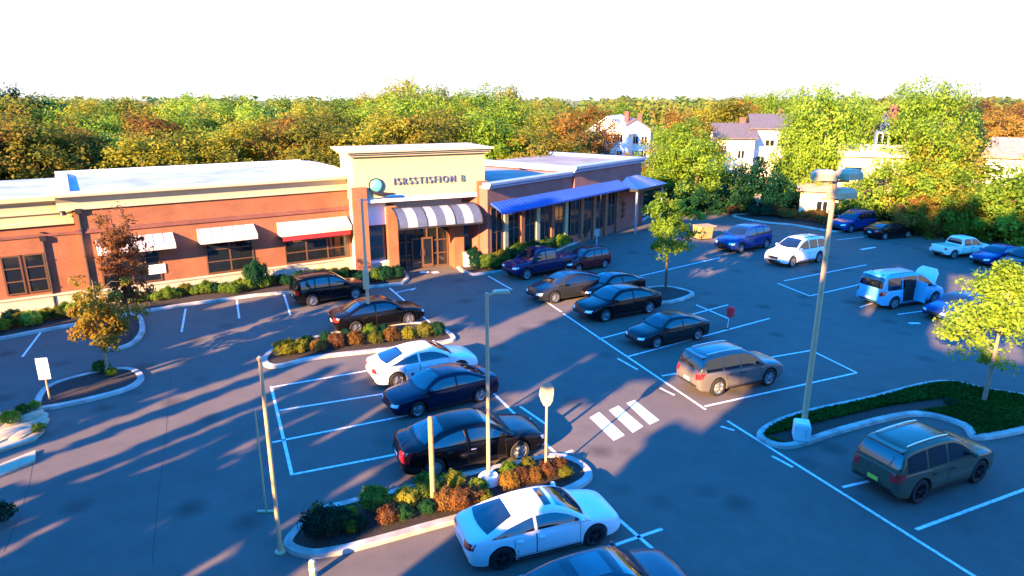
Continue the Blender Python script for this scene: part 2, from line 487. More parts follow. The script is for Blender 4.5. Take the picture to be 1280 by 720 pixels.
# painted lines
mb = MB()
def line(a, b, wd=.12, z=.004):
    a, b = P(*a), P(*b); d = (b - a).normalized(); s = Vector((-d.y, d.x, 0)) * wd / 2
    mb.add([(q.x, q.y, z) for q in (a - s, b - s, b + s, a + s)], [(0, 1, 2, 3)])
for a, b in [((339, 483), (365, 594)), ((612, 487), (700, 572)), ((650, 508), (682, 530)),
             ((704, 392), (882, 512)), ((660, 362), (702, 390)), ((772, 448), (797, 462)), ((825, 485), (843, 494)), ((870, 381), (910, 398)), ((1014, 438), (1071, 466)),
             ((909, 526), (1300, 772)), ((901, 533), (918, 538)), ((965, 570), (991, 584)),
             ((762, 639), (900, 760)), ((972, 354), (1012, 370)),
             ((487, 360), (537, 403)), ((610, 345), (640, 362))]:
    line(a, b)
for a, b in [((340, 484), (462, 463)), ((349, 513), (500, 489)), ((340, 553), (510, 519)), ((366, 593), (500, 567)), ((560, 553), (664, 523)),
             ((748, 424), (910, 381)), ((784, 446), (962, 398)), ((827, 470), (1014, 438)), ((881, 508), (1071, 466)),
             ((1053, 609), (1110, 596)), ((1145, 662), (1340, 590)), ((640, 725), (828, 661)), ((645, 590), (716, 563)),
             ((1012, 370), (1090, 352)), ((980, 351), (1083, 331)), ((1075, 384), (1100, 376)), ((1122, 393), (1160, 388)), ((800, 345), (900, 322)), ((640, 320), (642, 320.5)),
             ((1046, 300), (1080, 296)), ((700, 372), (760, 358)), ((672, 376), (700, 371))]:
    line(a, b)
for a, b in [((232, 386), (227, 415)), ((296, 375), (299, 398)), ((355, 368), (363, 394)), ((52, 414), (28, 446)), ((-20, 436), (-60, 470)), ((170, 400), (160, 428)),
             ((494, 366), (520, 360)), ((520, 360), (514, 363))]:
    line(a, b, .11)
line((525, 340.5), (536, 340), .5); line((540, 341), (548, 340), .5); line((1136, 404), (1150, 404), .25); line((1076, 312), (1094, 309), .3)
struct(obj('parking_lines', mb, M['line']))
mb = MB()
for q in [[(737, 522), (749, 515), (781, 544), (767, 551)], [(761, 513), (773, 507), (804, 533), (791, 541)], [(783, 504), (793, 500), (824, 525), (812, 531)]]:
    mb.sheet([P(*c) for c in q], .004)
struct(obj('crosswalk_stripes', mb, M['line']))
mb = MB()
for q in [[(214, 470), (211, 500), (206, 560), (198, 620), (190, 705)], [(42, 575), (36, 610), (24, 645), (5, 690)]]:
    for a, b in zip(q, q[1:]): line(a, b, .022, .003)
struct(obj('asphalt_seams', mb, M['seam']))

# ------------------------------------------------------------------ cars
def interp(tab, x):
    xs = [r[0] for r in tab]
    if x <= xs[0]: return tab[0][1:]
    if x >= xs[-1]: return tab[-1][1:]
    for i in range(len(xs) - 1):
        if xs[i] <= x <= xs[i + 1]:
            break
    t = (x - xs[i]) / (xs[i + 1] - xs[i])
    res = []
    for k in range(1, len(tab[0])):
        y0, y1 = tab[i][k], tab[i + 1][k]; h = xs[i + 1] - xs[i]
        def slope(j):
            if j <= 0 or j >= len(xs) - 1: return None
            a = (tab[j][k] - tab[j - 1][k]) / (xs[j] - xs[j - 1]); b = (tab[j + 1][k] - tab[j][k]) / (xs[j + 1] - xs[j])
            return 0 if a * b <= 0 else 2 * a * b / (a + b)
        m0, m1 = slope(i), slope(i + 1); sl = (y1 - y0) / h
        if m0 is None: m0 = sl
        if m1 is None: m1 = sl
        res.append((2 * t**3 - 3 * t**2 + 1) * y0 + (t**3 - 2 * t**2 + t) * h * m0 + (-2 * t**3 + 3 * t**2) * y1 + (t**3 - t**2) * h * m1)
    return res


# body table: x, top, bottom, half width ; cabin: x, roof height (absolute) ; belt line z
SPEC = dict(
    sedan=dict(body=[(-2.38, .72, .50, .58), (-2.34, .88, .36, .72), (-2.22, .97, .26, .81), (-1.9, 1.01, .22, .88), (-1.0, .99, .20, .91), (0, .96, .20, .915), (1.0, .95, .20, .91), (1.5, .885, .21, .90), (2.0, .80, .23, .86), (2.25, .71, .27, .78), (2.36, .60, .33, .68), (2.40, .50, .40, .54)],
               cab=[(-1.88, 1.00), (-1.45, 1.19), (-.95, 1.375), (-.35, 1.45), (.15, 1.44), (.5, 1.36), (.95, 1.12), (1.22, .93)], belt=.95, wb=.86, wt=.60,
               ax=(-1.40, 1.40), wr=.335, glassx=(-1.62, .93), pillars=[-.33], front=(1.14, .34), rear=(-1.74, -1.00)),
    fastback=dict(body=[(-2.38, .74, .50, .58), (-2.34, .90, .36, .72), (-2.22, .99, .26, .81), (-1.9, 1.03, .22, .88), (-1.0, .99, .20, .92), (0, .95, .20, .925), (1.0, .94, .20, .92), (1.5, .87, .21, .90), (2.0, .78, .23, .86), (2.25, .69, .27, .78), (2.36, .58, .33, .68), (2.40, .48, .40, .54)],
                  cab=[(-2.05, 1.01), (-1.6, 1.15), (-1.0, 1.33), (-.35, 1.43), (.1, 1.42), (.5, 1.33), (1.0, 1.09), (1.28, .92)], belt=.95, wb=.86, wt=.58,
                  ax=(-1.43, 1.42), wr=.34, glassx=(-1.7, .98), pillars=[-.42], front=(1.20, .36), rear=(-1.9, -1.02)),
    suv=dict(body=[(-2.34, .78, .56, .64), (-2.31, 1.0, .42, .77), (-2.2, 1.06, .33, .85), (-1.8, 1.08, .28, .92), (-.9, 1.06, .26, .94), (0, 1.04, .26, .945), (1.0, 1.03, .26, .94), (1.5, .99, .27, .93), (2.0, .92, .29, .89), (2.26, .82, .33, .80), (2.36, .68, .40, .68), (2.39, .56, .46, .54)],
             cab=[(-2.27, 1.06), (-2.16, 1.30), (-1.95, 1.60), (-1.55, 1.67), (-.6, 1.70), (.0, 1.67), (.35, 1.58), (.85, 1.29), (1.2, 1.02)], belt=1.03, wb=.89, wt=.66,
             ax=(-1.36, 1.42), wr=.375, glassx=(-1.98, .92), pillars=[-1.12, -.22], front=(1.10, .27), rear=None),
    hatch=dict(body=[(-2.02, .74, .52, .60), (-1.99, .92, .38, .72), (-1.9, .99, .28, .80), (-1.6, 1.01, .23, .87), (-.8, .99, .21, .89), (0, .97, .21, .895), (.9, .96, .21, .89), (1.3, .90, .22, .88), (1.75, .82, .24, .84), (2.0, .72, .28, .76), (2.09, .60, .35, .66), (2.12, .50, .42, .52)],
               cab=[(-1.93, 1.0), (-1.80, 1.22), (-1.5, 1.42), (-1.0, 1.49), (-.3, 1.51), (.15, 1.48), (.45, 1.39), (.85, 1.15), (1.12, .95)], belt=.96, wb=.84, wt=.60,
               ax=(-1.25, 1.30), wr=.32, glassx=(-1.62, .85), pillars=[-.95, -.25], front=(1.04, .32), rear=None),
    van=dict(body=[(-2.5, .78, .50, .70), (-2.47, 1.02, .36, .82), (-2.35, 1.10, .28, .90), (-1.9, 1.12, .25, .95), (-.9, 1.12, .24, .97), (0, 1.10, .24, .97), (1.1, 1.08, .24, .97), (1.7, 1.02, .26, .95), (2.1, .92, .28, .90), (2.34, .80, .32, .80), (2.42, .64, .40, .68), (2.45, .52, .46, .54)],
             cab=[(-2.44, 1.10), (-2.36, 1.45), (-2.2, 1.82), (-1.8, 1.90), (-.6, 1.92), (.2, 1.90), (.6, 1.78), (1.15, 1.40), (1.6, 1.07)], belt=1.08, wb=.93, wt=.76,
             ax=(-1.5, 1.55), wr=.35, glassx=(-2.1, 1.25), pillars=[-1.05, .05], front=(1.5, .52), rear=None),
    pickup=dict(body=[(-2.72, .85, .60, .80), (-2.69, 1.06, .48, .88), (-2.6, 1.12, .42, .93), (-2.0, 1.12, .38, .95), (-1.0, 1.12, .36, .96), (0, 1.12, .36, .96), (1.0, 1.13, .36, .96), (1.6, 1.12, .37, .95), (2.2, 1.07, .38, .93), (2.5, .98, .42, .87), (2.62, .80, .48, .78), (2.66, .64, .54, .62)],
                cab=[(-.95, 1.12), (-.88, 1.45), (-.78, 1.74), (-.45, 1.82), (.2, 1.83), (.6, 1.76), (1.05, 1.45), (1.45, 1.13)], belt=1.11, wb=.90, wt=.68,
                ax=(-1.75, 1.75), wr=.40, glassx=(-.70, 1.16), pillars=[.12], front=(1.37, .56), rear=None, bed=True),
)
CACHE = {}


def build_body(sp):
    tab = sp['body']; mbx = MB(); wr = sp['wr']; Ra = wr + .06
    xs = set(r[0] for r in tab)
    x0, x1 = tab[0][0], tab[-1][0]
    n = 44
    for i in range(n + 1): xs.add(x0 + (x1 - x0) * i / n)
    for a in sp['ax']:
        for k in range(-10, 11):
            xs.add(a + Ra * math.sin(k / 10 * math.pi / 2))
        xs.add(a - Ra - .004); xs.add(a + Ra + .004)
    xs = sorted(xs)
    xs = [x for i, x in enumerate(xs) if i == 0 or x - xs[i - 1] > .0015]
    rings = []
    belt = sp['belt']
    for x in xs:
        top, bot, wd = interp(tab, x)
        za = bot
        for a in sp['ax']:
            if abs(x - a) <= Ra + 1e-6:
                za = max(bot, wr + math.sqrt(max(0, Ra * Ra - (x - a) ** 2)))
        zs = top - .045 - .03 * min(1, wd / .9)           # shoulder
        zs = max(zs, za + .03)
        h = zs - za
        inn = max(.1, wd - .30)
        half = [(0, bot + .02), (inn, bot + .02), (inn, za), (wd - .035, za)]
        full = zs - bot
        for fr in (.10, .30, .52, .74, .90):
            z = za + h * fr
            g = (z - bot) / max(full, .01)
            y = wd - .05 * (1 - min(1, g / .35)) ** 2 - .045 * max(0, (g - .45) / .55) ** 1.6 + .008 * math.exp(-((g - .62) / .07) ** 2)
            half.append((y, z))
        half += [(wd - .055, zs), (wd - .085, zs + (top - zs) * .55), (wd - .15, top - .004), (wd * .55, top + .022), (0, top + .03)]
        ring = [(x, y, z) for y, z in half] + [(x, -y, z) for y, z in half[-2:0:-1]]
        rings.append(ring)
    k = len(rings[0])
    vs = [q for r in rings for q in r]; fs = []
    for i in range(len(rings) - 1):
        for j in range(k):
            j2 = (j + 1) % k
            fs.append((i * k + j, i * k + j2, (i + 1) * k + j2, (i + 1) * k + j))
    for base in (0, (len(rings) - 1) * k):
        c = Vector((0, 0, 0))
        for j in range(k): c += Vector(vs[base + j])
        vs.append(tuple(c / k)); ci = len(vs) - 1
        for j in range(k): fs.append((ci, base + j, base + (j + 1) % k))
    mbx.add(vs, fs)
    # cabin
    ct = sp['cab']; x0, x1 = ct[0][0], ct[-1][0]; rings = []
    zr_max = max(r[1] for r in ct); n = 36
    for i in range(n + 1):
        x = x0 + (x1 - x0) * i / n
        zr = interp(ct, x)[0]
        bodyw = interp(tab, x)[2]
        wb = min(sp['wb'], bodyw - .05); wt = sp['wt'] * min(1, bodyw / .9)
        zb = belt - .10
        def yat(z):
            g = max(0, min(1, (z - belt) / (zr_max - belt)))
            return wb + (wt - wb) * (g * .85 + .15 * g * g)
        zr = max(zr, zb + .05); e = min(.13, (zr - zb) * .5)
        half = [(yat(zb), zb)]
        for fr in (.33, .66, 1): 
            z = zb + (zr - e - zb) * fr
            half.append((yat(z), z))
        ye = yat(zr - e)
        half += [(ye - .030, zr - e * .50), (ye - .085, zr - e * .18), (ye - .17, zr - e * .04), (ye * .5, zr + .012), (0, zr + .018)]
        rings.append([(x, y, z) for y, z in half] + [(x, -y, z) for y, z in half[-2::-1]])
    k = len(rings[0]); vs = [q for r in rings for q in r]; fs = []
    for i in range(len(rings) - 1):
        for j in range(k - 1):
            fs.append((i * k + j, i * k + j + 1, (i + 1) * k + j + 1, (i + 1) * k + j))
    fs.append(tuple(range(k))); fs.append(tuple((len(rings) - 1) * k + j for j in range(k))[::-1])
    mbx.add(vs, fs)
    return mbx


def patch(bvh, bottom, top, d, m=6, off=.006, thick=0):
    """bottom, top: same number of points off the body; the grid between them is laid on the body along d"""
    mbx = MB(); n = len(bottom); vs = []; d = Vector(d).normalized(); last = None
    for j in range(m + 1):
        t = j / m
        for i in range(n):
            o = Vector(bottom[i]).lerp(Vector(top[i]), t)
            h, nn, _, _ = bvh.ray_cast(o - d * 6, d)
            if h is None:
                h = last if last is not None else o; nn = -d
            if nn.dot(d) > 0: nn = -nn
            nn = (nn - d * .6).normalized()
            last = h
            vs.append(h + nn * off)
    fs = [(j * n + i, j * n + i + 1, (j + 1) * n + i + 1, (j + 1) * n + i) for j in range(m) for i in range(n - 1)]
    mbx.add(vs, fs)
    return mbx


def lin(a, b, n):
    return [a + (b - a) * i / (n - 1) for i in range(n)]


def quad_pts(pts4, n):
    """pts4 = bl, br, tl, tr -> bottom list and top list"""
    bl, br, tl, tr = [Vector(p) for p in pts4]
    return [bl.lerp(br, i / (n - 1)) for i in range(n)], [tl.lerp(tr, i / (n - 1)) for i in range(n)]


def car_parts(kind):
    """list of (name, mesh, material key or PAINT/None, children)"""
    if kind in CACHE: return CACHE[kind]
    sp = SPEC[kind]
    body = build_body(sp); bm_ = body.mesh(kind + '_body', 38)
    bvh = BVHTree.FromPolygons([v.co.copy() for v in bm_.vertices], [tuple(p.vertices) for p in bm_.polygons])
    parts = [('body', bm_, 'PAINT', [])]
    tab, ct, belt = sp['body'], sp['cab'], sp['belt']
    roof = lambda x: interp(ct, x)[0]
    zr_max = max(r[1] for r in ct); lo_x, hi_x = tab[0][0], tab[-1][0]
    g0, g1 = sp['glassx']
    cuts = [g0] + sum([[p - .045, p + .045] for p in sp['pillars']], []) + [g1]
    for s in (-1, 1):
        for a, b in zip(cuts[::2], cuts[1::2]):
            xs = lin(a, b, 12)
            bot = [(x, s * 3, belt + .025) for x in xs]
            top = [(x, s * 3, max(belt + .035, roof(x) - .125)) for x in xs]
            parts.append(('side_window', patch(bvh, bot, top, (0, -s, 0), 5).mesh('side_window', 60), 'GLASS', []))
    # windscreen, from above
    xa, xb = sp['front']; wt = sp['wt']
    ys = lin(-1, 1, 13)
    bot = [(xa - .12 * abs(y) ** 2, y * (sp['wb'] - .13), 4) for y in ys]; top = [(xb - .03 * abs(y) ** 2, y * (wt - .10), 4) for y in ys]
    parts.append(('windscreen', patch(bvh, bot, top, (0, 0, -1), 8).mesh('windscreen', 60), 'GLASS', []))
    if sp['rear']:
        xa, xb = sp['rear']
        bot = [(xa + .10 * abs(y) ** 2, y * (sp['wb'] - .17), 4) for y in ys]; top = [(xb, y * (wt - .10), 4) for y in ys]
        parts.append(('rear_window', patch(bvh, bot, top, (0, 0, -1), 8).mesh('rear_window', 60), 'GLASS', []))
    else:
        zb, zt = belt + .11, roof(ct[2][0]) - .05 if not sp.get('bed') else 1.66
        wtop = wt + (.02 if not sp.get('bed') else 0)
        bot = [(-6, y * (sp['wb'] - .14), zb) for y in ys]; top = [(-6, y * (wtop - .04), zt) for y in ys]
        parts.append(('rear_window', patch(bvh, bot, top, (1, 0, 0), 7).mesh('rear_window', 60), 'GLASS', []))
    # doors: dark gap under a painted skin, with a handle
    dx = [a for a in (sp['pillars'][-2:] if len(sp['pillars']) > 1 else sp['pillars'])]
    b_p = dx[-1]
    f_end = sp['ax'][1] - sp['wr'] - .16; r_end = sp['ax'][0] + sp['wr'] + .02
    if sp.get('bed'): r_end = -.85
    zlow = interp(tab, 0)[1] + .13
    for s in (-1, 1):
        for a, b in ((b_p + .01, f_end), (r_end, b_p - .01)):
            xs = lin(a - .012, b + .012, 8)
            gap = patch(bvh, [(x, s * 3, zlow - .012) for x in xs], [(x, s * 3, belt - .055) for x in xs], (0, -s, 0), 8, .0025).mesh('door_gap', 60)
            xs = lin(a + .006, b - .006, 8)
            skin = patch(bvh, [(x, s * 3, zlow + .006) for x in xs], [(x, s * 3, belt - .055) for x in xs], (0, -s, 0), 8, .0055).mesh('door', 60)
            h0 = a + .07
            yb = interp(tab, a)[2]
            hm = MB(); hm.box(h0, h0 + .17, s * (yb - .03), s * (yb + .03), belt - .19, belt - .16)
            parts.append(('door', skin, 'PAINT', [('door_seam', gap, 'gap'), ('handle', hm.mesh('handle'), 'TRIM')]))
        # mirror
        mx = sp['front'][0] - .30; y = sp['wb']
        mm = MB(); mm.tube([(mx, s * (y - .06), belt + .07), (mx + .02, s * (y + .06), belt + .09), (mx + .01, s * (y + .13), belt + .10), (mx, s * (y + .20), belt + .10)], [.035, .05, .085, .055], 10)
        parts.append(('mirror', mm.mesh('mirror', 50), 'PAINT', []))
        # sill strip
        xs = lin(sp['ax'][0] + sp['wr'] + .09, sp['ax'][1] - sp['wr'] - .09, 8); zz = interp(tab, 0)[1]
        parts.append(('sill_trim', patch(bvh, [(x, s * 3, zz + .012) for x in xs], [(x, s * 3, zz + .085) for x in xs], (0, -s, 0), 2, .006).mesh('sill_trim', 60), 'plastic', []))
        # lamps
        fw = interp(tab, hi_x - .12)[2]; ft = interp(tab, hi_x - .12)[0]
        b, t = quad_pts([(6, s * .42, ft - .17), (6, s * (fw + .02), ft - .13), (6, s * .46, ft - .055), (6, s * (fw + .01), ft - .012)], 8)
        parts.append(('headlight', patch(bvh, b, t, (-1, 0, 0), 4, .008).mesh('headlight', 60), 'lamp', []))
        rw = interp(tab, lo_x + .10)[2]; rt = interp(tab, lo_x + .10)[0]
        tall = kind in ('suv', 'van', 'hatch', 'pickup')
        z0, z1 = (rt - .30, rt - .02) if tall else (rt - .27, rt - .04)
        yi = .52 if tall else .36
        if kind in ('van', 'pickup'): yi = .66
        b, t = quad_pts([(-6, s * (yi + .06), z0), (-6, s * (rw + .012), z0 + .05), (-6, s * yi, z1 - .03), (-6, s * (rw + .006), z1)], 8)
        parts.append(('taillight', patch(bvh, b, t, (1, 0, 0), 4, .008).mesh('taillight', 60), 'tail', []))
        # wheels
        for ax in sp['ax']:
            wr = sp['wr']; wy = interp(tab, ax)[2] - .015
            ty = MB(); ty.lathe([(wr * .66, -.10), (wr * .90, -.11), (wr * .985, -.085), (wr, -.04), (wr, .04), (wr * .985, .085), (wr * .90, .11), (wr * .66, .10)], 32, 'y', (ax, s * (wy - .10), wr))
            rm = MB(); c = (ax, s * (wy - .10), wr)
            rm.lathe([(wr * .68, -.09), (wr * .68, s * .095), (wr * .62, s * .085), (wr * .60, s * .03), (.02, s * .02)], 32, 'y', c)
            for q in range(5):
                an = 2 * math.pi * q / 5 + .3
                rm.bar((c[0] + .03 * math.cos(an), c[1] + s * .075, c[2] + .03 * math.sin(an)), (c[0] + wr * .64 * math.cos(an), c[1] + s * .082, c[2] + wr * .64 * math.sin(an)), .075, .02)
            rm.lathe([(.075, s * .03), (.075, s * .09), (.05, s * .097), (.005, s * .098)], 14, 'y', c)
            parts.append(('wheel', ty.mesh('wheel', 40), 'tyre', [('rim', rm.mesh('rim', 40), 'RIM')]))
    # grille, plates, lower bumpers
    ft = interp(tab, hi_x - .06)[0]
    b, t = quad_pts([(6, -.38, ft - .22), (6, .38, ft - .22), (6, -.42, ft - .05), (6, .42, ft - .05)], 10)
    parts.append(('grille', patch(bvh, b, t, (-1, 0, 0), 3, .007).mesh('grille', 60), 'plastic', []))
    zb = interp(tab, hi_x - .05)[1]
    b, t = quad_pts([(6, -.62, zb + .01), (6, .62, zb + .01), (6, -.58, zb + .09), (6, .58, zb + .09)], 10)
    parts.append(('front_bumper_trim', patch(bvh, b, t, (-1, 0, 0), 2, .007).mesh('front_bumper_trim', 60), 'plastic', []))
    zb = interp(tab, lo_x + .05)[1]
    b, t = quad_pts([(-6, -.66, zb + .0), (-6, .66, zb + .0), (-6, -.64, zb + .13), (-6, .64, zb + .13)], 10)
    parts.append(('rear_bumper_trim', patch(bvh, b, t, (1, 0, 0), 2, .007).mesh('rear_bumper_trim', 60), 'plastic', []))
    pz = zb + .17 if kind in ('suv', 'hatch', 'van', 'pickup') else zb + .24
    b, t = quad_pts([(-6, -.18, pz), (-6, .18, pz), (-6, -.18, pz + .13), (-6, .18, pz + .13)], 4)
    parts.append(('licence_plate', patch(bvh, b, t, (1, 0, 0), 2, .014).mesh('licence_plate', 60), 'PLATE', []))
    if kind in ('suv', 'van'):
        for s in (-1, 1):
            rl = MB(); xs = lin(-1.75, .05, 8); rl.tube([(x, s * (sp['wt'] - .14), roof(x) + .045) for x in xs], [.022] * 8, 8)
            for x in (-1.75, -.85, .05): rl.tube([(x, s * (sp['wt'] - .14), roof(x) - .02), (x, s * (sp['wt'] - .14), roof(x) + .045)], [.022, .022], 8)
            parts.append(('roof_rail', rl.mesh('roof_rail', 50), 'RAIL', []))
    if kind in ('suv', 'hatch', 'van') :
        xs = lin(-.62, .62, 9)
        sp_ = MB(); x_ = ct[2][0]; z_ = roof(x_)
        sp_.prism_x([(-.01, -.02), (.0, .015), (.28, .03), (.28, -.02)], -.60 * sp['wt'] / .66, .60 * sp['wt'] / .66)
        sp_.v = [(x_ - .13 + y, x, z_ + z - .0) for x, y, z in sp_.v]
        parts.append(('spoiler', sp_.mesh('spoiler'), 'PAINT', []))
    if sp.get('bed'):
        b, t = quad_pts([(-2.52, -.76, 4), (-1.05, -.76, 4), (-2.52, .76, 4), (-1.05, .76, 4)], 8)
        parts.append(('bed_cover', patch(bvh, b, t, (0, 0, -1), 6, .012).mesh('bed_cover', 60), 'BED', []))
    CACHE[kind] = parts
    CACHE[kind + '_bvh'] = bvh
    return parts


def with_mat(me, m):
    key = (me.name, m.name)
    if key not in CACHE:
        q = me.copy(); q.materials.clear(); q.materials.append(m); CACHE[key] = q
    return CACHE[key]


def car(kind, paint, wa, wb, label, axis=None, facing=1, cat='car', name='parked_car', scale=1.0, group='cars parked in the lot', rim='rim', plate='plate', rail='chrome', trim='plastic', bed='plastic', skip=(), lit=None):
    """wa, wb: where the two near-side wheels touch the ground (left one first), in photo pixels"""
    a, b = P(*wa), P(*wb)
    ang = math.degrees(math.atan2(b.y - a.y, b.x - a.x)) if axis is None else axis
    mid = (a + b) / 2
    n = Vector((-math.sin(R(ang)), math.cos(R(ang)), 0))
    c = mid + n * .80 * scale
    d = (b - a).length
    print('CAR', label[:40], 'wheelbase px %.2f ang %.1f' % (d, math.degrees(math.atan2(b.y - a.y, b.x - a.x))))
    rz = R(ang if facing > 0 else ang + 180)
    root = thing(name, label, cat, (c.x, c.y, 0), rz, group)
    root.scale = (scale, scale, scale * {'suv': 1.08, 'hatch': 1.04}.get(kind, 1))
    mm = {'PAINT': PAINT[paint], 'GLASS': GLASS_BLUE, 'RIM': M[rim], 'PLATE': M[plate], 'RAIL': M[rail], 'TRIM': PAINT[paint] if trim == 'paint' else M[trim], 'BED': M[bed] if bed in M else PAINT[bed]}
    for nm, me, mk, ch in car_parts(kind):
        if nm in skip: continue
        o = link(nm, with_mat(me, mm.get(mk) or M[mk]), None, root)
        for cn, cme, cmk in ch:
            link(cn, with_mat(cme, mm.get(cmk) or M[cmk]), None, o)
    return root


def on_car(root, kind, name, pts4, d, m, n=8, rows=4, off=.008):
    b, t = quad_pts(pts4, n)
    return link(name, patch(CACHE[kind + '_bvh'], b, t, d, rows, off).mesh(name, 60), m, root)


G_NEAR = 'cars parked in the lot'
c = car('fastback', 'white', (629, 708), (741, 682), 'white sedan with a dark sunroof strip, just below the near planting island', axis=21, rim='rim_dark', trim='paint')
on_car(c, 'fastback', 'sunroof', [(-.02, -.45, 4), (.20, -.45, 4), (-.02, .45, 4), (.20, .45, 4)], (0, 0, -1), M['glass'])
c = car('sedan', 'steel', (706, 806), (832, 778), 'dark teal-grey sedan with a glass roof, cut off by the bottom of the photo', axis=21)
on_car(c, 'sedan', 'sunroof', [(-.75, -.42, 4), (.05, -.42, 4), (-.75, .42, 4), (.05, .42, 4)], (0, 0, -1), M['glass_teal'])
c = car('sedan', 'black', (535, 600), (656, 571), 'black sedan with large red tail lights behind the near planting island', axis=22, scale=1.12, trim='chrome')
for s_ in (-1, 1):
    on_car(c, 'sedan', 'taillight', [(-6, s_ * .34, .74), (-6, s_ * .83, .60), (-6, s_ * .36, .90), (-6, s_ * .80, .95)], (1, 0, 0), M['tail'], off=.012)
car('sedan', 'navy', (527, 520), (596, 503), 'dark navy sedan nosing left between a white and a black sedan', axis=30, facing=-1, scale=1.02)
car('fastback', 'white', (493, 487), (578, 466), 'white coupe with sunlit tail beside the middle planting island', axis=27, scale=1.06, trim='paint')
car('sedan', 'black', (437, 420), (518, 403), 'black sedan half hidden behind the shrubs of the middle island', axis=30, scale=1.1)
car('suv', 'black', (388, 383), (446, 374), 'black SUV parked along the kerb in front of the white awning windows', axis=33, scale=1.0, rail='plastic')
car('pickup', 'midblue', (664, 351), (702, 339), 'dark blue pickup with a chrome grille by the entrance hedge', axis=36, facing=-1, scale=1.08, cat='pickup truck', name='pickup_truck', bed='midblue')
car('hatch', 'maroon', (727, 342), (752, 333), 'dark red car at the far end of the middle row', axis=34, facing=-1)
car('fastback', 'gunmetal', (694, 380), (744, 369), 'dark grey car with sunlit bonnet, second from the far end of the middle row', axis=30, facing=-1, scale=1.15)
car('sedan', 'black', (757, 376), (788, 367), 'black sedan mostly hidden between a dark grey car and a black sedan', axis=30, facing=-1)
car('sedan', 'black', (749, 405), (817, 389), 'black sedan with bright wheels and pale bonnet in the middle row', axis=29, facing=-1, scale=1.16)
car('sedan', 'teal', (820, 436), (871, 424), 'small blackish-green car in middle row next to the grey SUV', axis=27, facing=-1, scale=.98)
c = car('suv', 'grey', (895, 495), (957, 481), 'grey SUV with its tailgate in a patch of warm sunlight', axis=23, scale=1.02, rail='chrome')
car('suv', 'olive', (1142, 628), (1217, 602), 'olive green SUV with roof rails below the grassy island', axis=24, scale=1.05, plate='plate_green', rim='rim_dark', rail='chrome')
car('hatch', 'blue', (922, 319), (960, 308), 'bright blue car near the far end of the lot, left of a white one', axis=34, facing=-1, scale=1.3)
car('suv', 'white', (986, 335), (1025, 327), 'white crossover alone beside empty stalls at the back of the lot', axis=30, facing=-1, scale=1.12, trim='paint', rail='plastic')
van = car('van', 'lightblue', (1108, 388), (1170, 377), 'light blue van with an open side door and raised bonnet', axis=20, cat='van', name='parked_van', rail='plastic', scale=1.1)
car('sedan', 'blue', (1190, 408), (1243, 394), 'blue sedan partly hidden behind the bright yellow tree', axis=20, facing=-1)
car('suv', 'blue', (1060, 293), (1089, 286), 'dark blue SUV with a sunlit front by the far hedge', axis=28, facing=-1, scale=1.05)
car('sedan', 'black', (1104, 302), (1134, 295), 'black sedan with a red tail lamp by the far kerb', axis=20)
car('pickup', 'cream', (1186, 327), (1232, 317), 'cream pickup in the far right corner of the lot', axis=16, scale=.9, cat='pickup truck', name='pickup_truck', bed='cream')
car('sedan', 'blue', (1240, 337), (1280, 327), 'dark blue sedan right of the cream pickup', axis=20, facing=-1)
car('hatch', 'white', (1246, 293), (1269, 288), 'small white car with blue glass by the far right trees', axis=20, facing=-1)
car('suv', 'black', (1284, 346), (1310, 338), 'black car cut off by the right edge of the photo', axis=20, facing=-1)

# open door and bonnet on the van
mb = MB(); mb.box(0, .05, -.75, 0, .45, 1.55)
d = obj('open_door', mb, PAINT['lightblue'], van, (-.15, -.96, 0), R(-8), label='side door standing open')
mb = MB(); mb.box(.05, .052, -.68, -.08, 1.12, 1.48); obj('door_pane', mb, M['glass'], d)
mb = MB(); mb.box(-1.0, -.22, -.99, -.972, .42, 1.62); obj('doorway', mb, M['gap'], van)
mb = MB()
pts = [(-.72, 0), (.72, 0), (.66, .62), (.45, .86), (-.45, .86), (-.66, .62)]
vs = [(1.55 + q[1] * .45, q[0], 1.10 + q[1] * .95) for q in pts]; vs += [(x + .05, y, z - .02) for x, y, z in vs]
mb.add(vs, [(0, 1, 2, 3, 4, 5), (11, 10, 9, 8, 7, 6)] + [(i, (i + 1) % 6, 6 + (i + 1) % 6, 6 + i) for i in range(6)])
obj('raised_bonnet', mb, M['white'], van, label='pale bonnet raised')
# ------------------------------------------------------------------ restaurant building
WL = Wall(W1a, W1b)                                   # left wing, main block
xc = WL.at(112, 384)[0]                               # corner between the two blocks of the left wing
xt = WL.at(449, 340)[0]
bpos = WL.w(xt, 4, 0)
bld = thing('restaurant_building', 'long brick restaurant with a cream entrance tower, white and blue awnings', 'building', bpos)


def bpart(name, mb, mats, wall, smooth=None, label=None, parent=None):
    """wall: a Wall frame; vertices in its local frame"""
    o = obj(name, mb, mats, parent or bld, wall.o - bpos if parent is None else (0, 0, 0), wall.rot if parent is None else 0, smooth, label)
    return o


def zline(wall, u, v, dy=0.):
    return wall.at(u, v, dy)[1]


